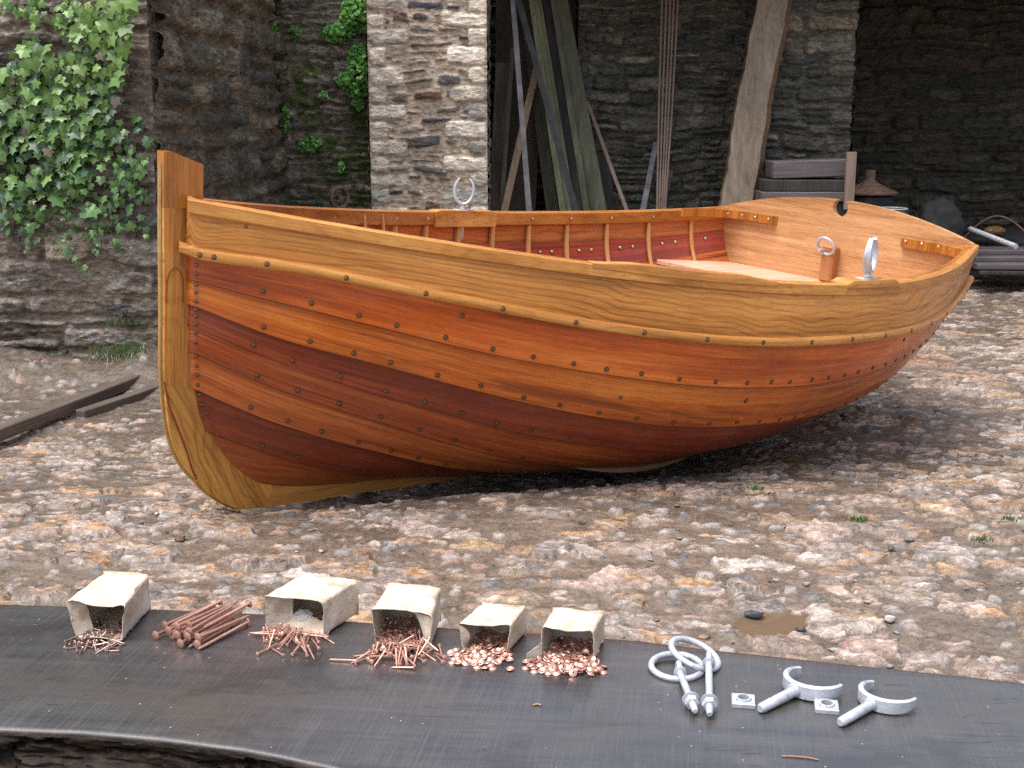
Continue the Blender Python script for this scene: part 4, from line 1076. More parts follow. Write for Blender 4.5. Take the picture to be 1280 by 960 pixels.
def weed(name, uv_, ru, rv, Y, n, size, label, seed, bright=1.0, group='green weeds rooted in the mossy wall'):
    rs = random.Random(seed); c0 = atY(uv_[0], uv_[1], Y); e = empty(name, c0); tag(e, label, 'plant', group)
    Ld = ([], [], []); mb = MB()
    for i in range(n):
        a = rs.random()*6.283; r = math.sqrt(rs.random()); d = rs.random()
        p = atY(uv_[0]+ru*r*math.cos(a), uv_[1]+rv*r*math.sin(a), Y-.02-.11*(1-r)*d)-c0
        k = rs.uniform(.6, 1.35)*bright; t = rs.random()
        col = tuple(x*k for x in ((.10, .32, .045) if t < .6 else (.18, .44, .07) if t < .88 else (.05, .17, .03)))
        put_leaf(Ld, p, (rs.uniform(-.7, .7), -1, rs.uniform(-.2, 1)), size*rs.uniform(.6, 1.3), rs.random()*6, col, ROUND, .3)
    for i in range(max(4, n//20)):
        a = rs.random()*6.283; r = .8*math.sqrt(rs.random()); p = atY(uv_[0]+ru*r*math.cos(a), uv_[1]+rv*r*math.sin(a), Y-.06)-c0
        mb.tube([(0, .03, 0), tuple(p*.5+np.array([0, 0, .01])), tuple(p)], .002, 4)
    mk('foliage', Ld[0], Ld[1], LEAF, e, smooth=False, cols=np.array(Ld[2])); t = M['oak_keel']; mb.build('stem', LEAFSTEM, e)
t_ = NT('weed_stem'); t_.fin((.06, .10, .03), .7); LEAFSTEM = t_.m
weed('wall_weed', (444, 18), 18, 24, 8.06, 260, .032, 'bright green leafy weed at the top of the mossy wall beside the pillar', 1, 1.25)
weed('wall_weed', (421, 40), 20, 12, 8.06, 120, .028, 'bright green trailing weed sprouting left of the topmost wall weed', 2, 1.1)
weed('wall_weed', (447, 95), 14, 42, 8.05, 300, .030, 'long green hanging weed running down the edge of the pale pillar', 3, 1.15)
weed('wall_weed', (432, 100), 12, 10, 8.05, 60, .028, 'small green tuft just left of the long hanging weed', 4)
weed('wall_weed', (352, 148), 9, 22, 8.05, 110, .026, 'dark green upright weed at the left edge of the mossy wall', 5, .9)
weed('wall_weed', (389, 181), 15, 10, 8.05, 90, .026, 'bluish green tuft low on the mossy wall between the stem and pillar', 6, .85)
weed('wall_weed', (369, 40), 7, 8, 8.05, 40, .026, 'small dark tuft high on the mossy wall', 7, .8)
weed('wall_weed', (338, 32), 9, 8, 7.9, 40, .026, 'small pale green fern on the dark corner high up', 8, 1.2)
weed('wall_weed', (405, 120), 6, 6, 8.05, 26, .024, 'tiny green tuft in the middle of the mossy wall', 9, .9)
weed('wall_weed', (426, 210), 4, 9, 8.05, 26, .022, 'tiny green sprig low beside the pillar above the iron wheel', 10, .9)
# grass tufts
def grass(name, p, n, h, label, seed, spread=.05, cat='grass tuft', hang=False, g=1.0):
    rs = random.Random(seed); V = []; F = []; C_ = []
    for i in range(n):
        a = rs.random()*6.283; r = spread*rs.random(); x, y = r*math.cos(a), r*math.sin(a)*.7; l = h*rs.uniform(.5, 1.2); dx, dy = rs.uniform(-.6, .6)*l, rs.uniform(-.6, .3)*l
        z = 0; w = .0022; b = len(V); c = tuple(k*rs.uniform(.7, 1.3)*g for k in ((.09, .20, .04) if rs.random() < .75 else (.26, .22, .12)))
        s = -1 if hang else 1
        for t in (0, .4, .75, 1):
            hx = x+dx*t*t; hy = y+dy*t*t; hz = s*l*(t-.25*t*t); ww = w*(1-t*.9); V += [(hx-ww, hy, hz), (hx+ww, hy, hz)]; C_ += [c, c]
        for j in range(3): F.append((b+2*j, b+2*j+1, b+2*j+3, b+2*j+2))
    o = mk(name, V, F, LEAF, smooth=False, cols=np.array(C_)); o.location = p; tag(o, label, cat, 'grass tufts'); return o
def gz(u, v, z=0): 
    p = atZ(u, v, z)
    for _ in range(5): p = atZ(u, v, float(gbase(np.array(p[0]), np.array(p[1])))+.02)
    return p
grass('grass_tuft', gz(1073, 906 if False else 908-0), 1, .01, 'x', 0) if False else None
for i, (u, v, n, lab) in enumerate([(945, 612, 26, 'tiny grass tuft in the cobbles just below the boat, leftmost of the cobble tufts'), (1072, 651, 30, 'tiny green grass tuft in the cobbles right of centre'), (1226, 676, 30, 'small grass tuft among stones near the right edge, under the stern'), (1262, 650, 22, 'grass tuft nearest the right edge of the yard')]):
    grass('grass_tuft', gz(u, v), n, .022, lab, 20+i, .03)
p = atY(150, 432, 5.12); grass('hanging_grass', p, 160, .10, 'dry roots and grass spilling down the foot of the left wall', 31, .13, hang=True, g=.55)
p = atY(150, 405, 5.12); grass('grass_tuft', p, 60, .05, 'green grass sprouting from the foot of the left wall near the stem', 32, .09, g=.5)
# ------------------------------------------------------------------ leaning timber etc.
def tim(name, c1, c2, seed, rough=.8, kind='Object', **kw): return wood(name, tuple(x*.6 for x in c1), c1, c2, seed=seed, coat=0, rough=rough, kind=kind, bump=.4, **kw)
TM = {'brown': tim('weathered_board', (.085, .066, .053), (.14, .115, .095), 31, rot=(0, R(90), 0)), 'green': tim('green_grey_board', (.085, .088, .06), (.155, .155, .105), 32, rot=(0, R(90), 0)),
      'pgreen': tim('pale_green_board', (.15, .155, .095), (.25, .25, .155), 41, rot=(0, R(90), 0)), 'tan': tim('tan_lath', (.36, .25, .16), (.50, .37, .25), 33, rot=(0, R(90), 0)), 'dark': tim('dark_board', (.05, .045, .04), (.09, .08, .07), 34, rot=(0, R(90), 0)),
      'grey': tim('grey_beam', (.13, .112, .115), (.20, .175, .178), 35), 'rod': tim('rod_wood', (.27, .20, .16), (.38, .29, .24), 36, rot=(0, R(90), 0)),
      'slab': tim('sawn_slab', (.27, .215, .165), (.36, .30, .235), 37, rot=(0, R(90), 0), ring=.3, ringf=40), 'rail': tim('wet_beam', (.115, .09, .072), (.2, .16, .13), 38)}
def lean(name, top, bot, wt, wb, mat, label, Yt, Yb, thick=.02, group='timber leaning in the dark doorway', cat='board', n=2, turn=0.0, bow=0.0, ext=True):
    """a board whose face is seen from top (u,v) to bottom (u,v); widths in pixels"""
    a = atY(top[0], top[1], Yt); b = atY(bot[0], bot[1], Yb); d = (b-a)
    # run on to the ground
    if ext:
        zg = -.05; k = (zg-a[2])/d[2]; b2 = a+d*k; 
    else: b2 = b; k = 1
    if top[1] <= 0: a = a-d*.18; 
    wa = wt/FPX*Yt; wbm = wb/FPX*Yb; ax = Vector(b2-a); Ln = ax.length; ax.normalize()
    side = Vector((math.cos(turn), math.sin(turn), 0)); side = (side-ax*side.dot(ax)).normalized(); nr = ax.cross(side)
    e = Vector(a); N = 12; mb = MB(); V = []; F = []
    for i in range(N+1):
        t = i/N; w = (wa+(wbm-wa)*t)/2; c = ax*(Ln*t)+nr*(bow*math.sin(t*math.pi))
        for s, q in ((-1, -1), (1, -1), (1, 1), (-1, 1)): V.append(c+side*(s*w)+nr*(q*thick/2))
    for i in range(N):
        for j in range(4): F.append((i*4+j, i*4+(j+1) % 4, i*4+4+(j+1) % 4, i*4+4+j))
    F.append((0, 1, 2, 3)); F.append((N*4+3, N*4+2, N*4+1, N*4))
    mb.add(V, F); o = mb.build(name, mat, ang=30); o.location = e; tag(o, label, cat, group); return o
lean('board', (651, 0), (644, 260), 62, 46, TM['brown'], 'wide brown board leaning at the back of the dark doorway', 8.75, 8.5, .03)
lean('board', (628, 79), (620, 260), 16, 17, TM['brown'], 'dark brown upright board against the pale pillar', 8.3, 8.2, .03)
lean('lath', (641, 60), (627, 260), 5, 5, TM['green'], 'thin grey green lath leaning beside the brown upright board', 8.25, 8.1, .012, cat='lath')
lean('lath', (671, 84), (631, 261), 8, 9, TM['tan'], 'pale tan lath crossing behind the grey bar', 8.35, 8.05, .014, cat='lath')
lean('board', (712, 0), (740, 260), 44, 60, TM['dark'], 'black wide board at the back of the green stack', 8.5, 8.35, .03)
for i, (dx, wd, lab) in enumerate([(0, 8, 'leftmost thin green board of the leaning stack'), (7, 7, 'second thin green board of the leaning stack'), (13, 6, 'third thin green board of the leaning stack')]):
    lean('board', (664+dx*.8, 0), (703+dx, 260), wd*.7, wd, TM['pgreen'], lab, 8.2+.03*i, 8.0+.03*i, .012)
lean('board', (676, 0), (718, 260), 15, 20, TM['brown'], 'dull brown board just behind the three thin green boards', 8.4, 8.22, .02)
lean('board', (655, 0), (690, 260), 12, 16, TM['green'], 'dark greenish board between the grey steel bar and the thin green boards', 8.55, 8.35, .02)
lean('board', (684, 0), (728, 260), 14, 18, TM['dark'], 'dark board between the thin green boards and the wide green plank', 8.30, 8.12, .025)
lean('board', (699, 0), (748, 260), 20, 19, TM['green'], 'wide grey green plank leaning right of the stack', 8.22, 8.05, .03)
lean('board', (691, 0), (733, 260), 5, 9, TM['green'], 'narrow pale edged board touching the wide green plank', 8.16, 7.98, .012)
lean('steel_bar', (641, 0), (661, 260), 6, 7, M['steel_grey'], 'grey curved steel bar leaning nearest the doorway opening', 8.05, 7.85, .012, cat='bar', bow=.03)
lean('steel_bar', (648, 0), (719, 260), 7, 8, M['steel_dark'], 'blue black steel bar leaning across the green boards', 8.0, 7.8, .012, cat='bar')
lean('lath', (734, 127), (782, 259), 4, 5, TM['rod'], 'short reddish lath leaning on the dark wall right of the planks', 8.34, 8.15, .012, cat='lath')
for i, (a, b) in enumerate([(828, 822), (833, 824.5), (838, 827), (842, 829), (847, 831)]):
    Lb = ['leftmost', 'second from left', 'middle', 'fourth from left', 'rightmost'][i]
    p = atY(a, 0, 8.25); q = atY(b, 258, 8.1); d = q-p; k = (-.05-p[2])/d[2]; mb = MB(); mb.tube([tuple(d*-.2), tuple(d*.5+np.array([.004*(i-2), 0, 0])), tuple(d*k)], .0065, 8)
    o = mb.build('thin_rod', TM['rod']); o.location = p; tag(o, Lb+' of the five thin brown rods standing against the dark wall', 'rod', 'bundle of thin rods')
lean('steel_bar', (820, 178), (804, 260), 6, 8, M['steel_grey'], 'short blue grey flat bar leaning left of the thin rods', 8.3, 8.15, .008, cat='bar')
lean('stick', (839, 214), (829, 258), 5, 7, TM['brown'], 'short brown stick leaning right of the thin rods', 8.3, 8.15, .015, cat='stick')
# waney-edged slab
def waney():
    Lf = [(951, -60), (946, 0), (935, 45), (929, 86), (923, 110), (920, 124), (913, 165), (912, 180), (907, 217), (898, 255), (890, 300), (878, 355)]
    Rt = [(996, -60), (992, 0), (984, 49), (979, 70), (974, 86), (966, 130), (964, 150), (959, 180), (956, 202), (948, 247), (941, 300), (930, 360)]
    vs = np.linspace(-60, 355, 60); lu = np.interp(vs, [p[1] for p in Lf], [p[0] for p in Lf]); ru = np.interp(vs, [p[1] for p in Rt], [p[0] for p in Rt])
    rs = np.random.RandomState(2); lu = lu+(fbm(vs*.12, vs*0, 1, 3, 5)-.5)*4; ru = ru+(fbm(vs*.09, vs*0, 3, 3, 6)-.5)*3
    Yv = lambda v: 8.12-.28*(v+60)/415
    e0 = atY(940, 150, 8.0); V = []; F = []; uv = []
    for v, a, b in zip(vs, lu, ru):
        Y = Yv(v); A_ = atY(a+2, v, Y)-e0; B_ = atY(b-7, v, Y)-e0; C2 = atY(b, v, Y+.02)-e0+np.array([0, .03, 0]); D2 = atY(a+1, v, Y)-e0+np.array([0, .05, 0])
        V += [A_, B_, C2, D2]; uv += [(v*.01, 0), (v*.01, .3), (v*.01, .35), (v*.01, .4)]
    for i in range(len(vs)-1):
        for j in range(4): F.append((i*4+j, i*4+(j+1) % 4, i*4+4+(j+1) % 4, i*4+4+j))
    F.append((0, 1, 2, 3)); n = len(V); F.append((n-1, n-2, n-3, n-4))
    o = mk('wood_slab', V, F, [TM['slab'], TM['bark']], smooth=True, ang=30)
    mi = [0 if i % 4 == 0 else 1 for i in range((len(vs)-1)*4)]+[0, 0]; o.data.polygons.foreach_set('material_index', mi)
    o.location = e0; tag(o, 'broad pale sawn slab with a wavy bark edge leaning on the dark wall', 'wood slab')
TM['bark'] = tim('bark_edge', (.16, .10, .06), (.27, .17, .10), 39)
waney()
# timber baulks stacked on a trestle by the pier
def boxpx(name, u0, u1, v0, v1, Y, dep, mat, label, cat, group=None, bev=.006, tilt=0):
    a = atY(u0, v0, Y); b = atY(u1, v1, Y); c = (a+b)/2; mb = MB()
    mb.box((0, dep/2, 0), (b[0]-a[0], dep, a[2]-b[2]), Matrix.Rotation(tilt, 3, 'Y'), bev); o = mb.build(name, mat); o.location = c; tag(o, label, cat, group); return o, c
boxpx('timber_baulk', 967, 1059, 200.5, 222, 7.75, .3, TM['grey'], 'pale grey timber baulk on top of the stack beside the pier', 'timber', 'stacked baulks', tilt=R(-2))
boxpx('timber_baulk', 956, 1059, 225, 239.5, 7.72, .34, TM['dark'], 'black timber baulk in the middle of the stack beside the pier', 'timber', 'stacked baulks')
boxpx('timber_baulk', 953, 1059, 240, 252, 7.7, .36, TM['grey'], 'grey timber baulk under the black one', 'timber', 'stacked baulks')
o, c = boxpx('trestle', 958, 1055, 253, 380, 7.74, .3, TM['dark'], 'dark wooden chest carrying the stacked baulks behind the transom', 'chest')
o, c = boxpx('wood_offcut', 1059.5, 1067, 190, 262, 7.68, .03, TM['rod'], 'pale upright offcut seen through the transom notch', 'offcut', bev=.002)
# iron brazier with conical lid
bz = atY(1102, 262, 7.9); e = empty('iron_stove', (bz[0], 8.2, -.06)); tag(e, 'rusty iron stove with a conical lid and short flue behind the transom', 'stove')
zt = atY(1102, 240, 8.2)[2]+.06; k = 8.2/FPX
mb = MB(); mb.lathe([(.15, 0), (.16, .02), (.16, zt-.03), (.145, zt-.02), (0, zt-.02)], None, 28); mb.build('body', M['steel_dark'], e)
mb = MB(); mb.lathe([(.188, zt-.012), (.19, zt), (.12, zt+.03), (.055, zt+.062), (.035, zt+.082), (0, zt+.084)], None, 28); mb.build('lid', M['iron'], e)
mb = MB(); mb.lathe([(.034, zt+.07), (.034, zt+.145), (.028, zt+.147), (.026, zt+.12), (0, zt+.12)], None, 18); mb.build('flue', M['iron'], e)
# bucket
bp_ = atY(1121, 256, 7.7); e = empty('metal_bucket', (bp_[0], 7.8, -.06)); tag(e, 'dark galvanised bucket with a bright rim behind the transom', 'bucket')
zt = bp_[2]+.03
t_ = metal('old_bucket', (.16, .16, .16), .5, .7, .4, (.05, .05, .05), 20)
mb = MB(); mb.lathe([(.075, 0), (.078, .004), (.098, zt), (.0965, zt), (.076, .01), (0, .01)], None, 30); mb.build('body', t_, e)
mb = MB(); mb.lathe([(.098+.004*math.cos(a), zt+.004*math.sin(a)) for a in np.linspace(0, 2*math.pi, 9)[:-1]], None, 30, closed=True); mb.build('rim', M['galv'], e)
mb = MB(); mb.tube([(.1*math.cos(a), -.05*math.sin(a)-.02, zt+.0-.07*math.sin(a)) for a in np.linspace(0, math.pi, 14)], .003, 6); mb.build('handle', t_, e)
# black sacks
def lump(name, u, v, Y, rx, ry, rz, mat, label, cat, seed):
    c = atY(u, v, Y); bm = bmesh.new(); bmesh.ops.create_icosphere(bm, subdivisions=4, radius=1)
    P = np.array([q.co[:] for q in bm.verts]); n = fbm(P[:, 0]*1.6+9, P[:, 1]*1.6+9, P[:, 2]*1.6+9, 4, seed); n2 = np.abs(fbm(P[:, 0]*3+5, P[:, 1]*3+5, P[:, 2]*3+5, 3, seed+4)-.5)
    P = P*(.72+.6*n-.5*n2)[:, None]*np.array([rx, ry, rz]); F = [[w.index for w in f.verts] for f in bm.faces]; bm.free()
    o = mk(name, P, F, mat, ang=0); o.location = c; tag(o, label, cat); return o
t_ = NT('black_sack'); t_.fin((.010, .010, .010), .8, t_.bump(t_.noise(t_.coord('Object', (14,)*3), 1, 5), .6, .01)); SACK = t_.m
lump('sack', 1174, 285, 7.9, .15, .16, .19, SACK, 'black crumpled sack on the ground behind the near corner of the transom', 'sack', 3)
lump('sack', 1150, 300, 8.2, .15, .15, .22, SACK, 'dark sack half hidden between the bucket and the crumpled sack', 'sack', 6)
# pipe, hoop, planks at right
a = atY(1213, 286, 7.9); b = atY(1270, 308, 7.4); mb = MB(); mb.tube([(0, 0, 0), tuple(b-a)], .016, 14); o = mb.build('metal_pipe', M['galv']); o.location = a; tag(o, 'grey metal pipe sloping over the plank pile at the right', 'pipe')
mb = MB(); 
for i, (uu, vv, ang) in enumerate([(1240, 282, .1)]):
    pts = [atY(1206+78*t, 296-26*math.sin(t*3.0), 8.0-.2*t) for t in np.linspace(0, 1, 14)]; p0 = pts[0]; mb.tube([tuple(q-p0) for q in pts], .005, 6)
o = mb.build('wire_hoop', M['iron']); o.location = p0; tag(o, 'thin rusty wire hoop arching over the scrap at the right', 'wire')
for i, (v0, v1, x0, Yy, lab) in enumerate([(312, 319, 1221, 7.95, 'topmost grey plank of the low pile at the right edge'), (321, 328, 1219, 7.85, 'second grey plank of the low pile at the right edge'), (330, 338, 1222, 7.75, 'third grey plank of the low pile at the right edge'), (340, 345, 1226, 7.72, 'bottom dark plank of the low pile at the right edge')]):
    boxpx('plank_offcut', x0, 1420, v0, v1, Yy, .22, TM['grey'] if i < 3 else TM['dark'], lab, 'plank', 'low plank pile', tilt=R(.3*(i-1)))
def scrap(name, u, v, Y, s, mat, label, cat, seed): return lump(name, u, v, Y, s*1.6, s, s*.8, mat, label, cat, seed)
t_ = tim('scrap_brown', (.14, .10, .07), (.22, .16, .11), 45); scrap('stone_block', 1243, 289, 8.2, .045, SMl if False else M['oak_keel'], 'small tan block lying beside the pipe', 'block', 9)
lump('scrap_heap', 1250, 304, 8.35, .34, .18, .10, SACK, 'dark heap of scrap beneath the pipe at the right', 'scrap', 12)
# iron wheel
wp = atY(424, 247, 7.55); e = empty('iron_pulley', (wp[0], wp[1], -.06)); tag(e, 'small rusty iron wheel on a post, showing over the far gunwale', 'wheel')
hz_ = wp[2]+.06; Mt = Matrix.Translation((0, 0, hz_)) @ Matrix.Rotation(R(42), 4, 'Z') @ Matrix.Rotation(R(90), 4, 'X')
mb = MB(); mb.lathe([(.060, -.016), (.070, -.013), (.074, 0), (.070, .013), (.060, .016), (.052, .005), (.052, -.005)], Mt, 28, closed=True)
mb.build('rim', M['iron'], e)
mb = MB(); mb.lathe([(.016, -.018), (.016, .018), (.005, .019), (0, .019)], Mt, 14)
for q in range(5):
    an = q*2*math.pi/5; mb.tube([Mt @ Vector((.012*math.cos(an), .012*math.sin(an), 0)), Mt @ Vector((.06*math.cos(an), .06*math.sin(an), 0))], .005, 6)
mb.build('spokes', M['iron'], e)
mb = MB(); mb.box((-.05, .03, hz_/2-.02), (.05, .05, hz_-.06), bev=.005); mb.box((-.055, .0, hz_-.045), (.09, .08, .025), bev=.004); mb.build('post', TM['brown'], e)
# beams on the ground at left
def beam(a, b, w, h, mat, name, label, cat, sink=0.0, group=None):
    a = np.array(a); b = np.array(b); d = Vector(b-a); Ln = d.length; d.normalize(); s = Vector((0, 0, 1)).cross(d).normalized(); n = d.cross(s)
    Mx = Matrix((d, s, n)).transposed(); mb = MB(); mb.box((0, 0, 0), (Ln, w, h), None, .004); V = mb.V
    N = 1; o = mb.build(name, mat); o.matrix_world = Matrix.Translation((a+b)/2) @ Mx.to_4x4(); tag(o, label, cat, group); return o
p1 = atZ(-120, 588, -.03); p2 = atZ(300, 424, -.03)
beam(p1, p2, .05, .045, TM['rail'], 'wooden_beam', 'long wet brown beam lying on the mud left of the bow', 'beam', group='beams on the mud')
p1 = atZ(100, 520, -.06); p2 = atZ(300, 452, -.06)
beam(p1, p2, .045, .045, TM['rail'], 'wooden_beam', 'short wet brown beam beneath the long one left of the bow', 'beam', group='beams on the mud')
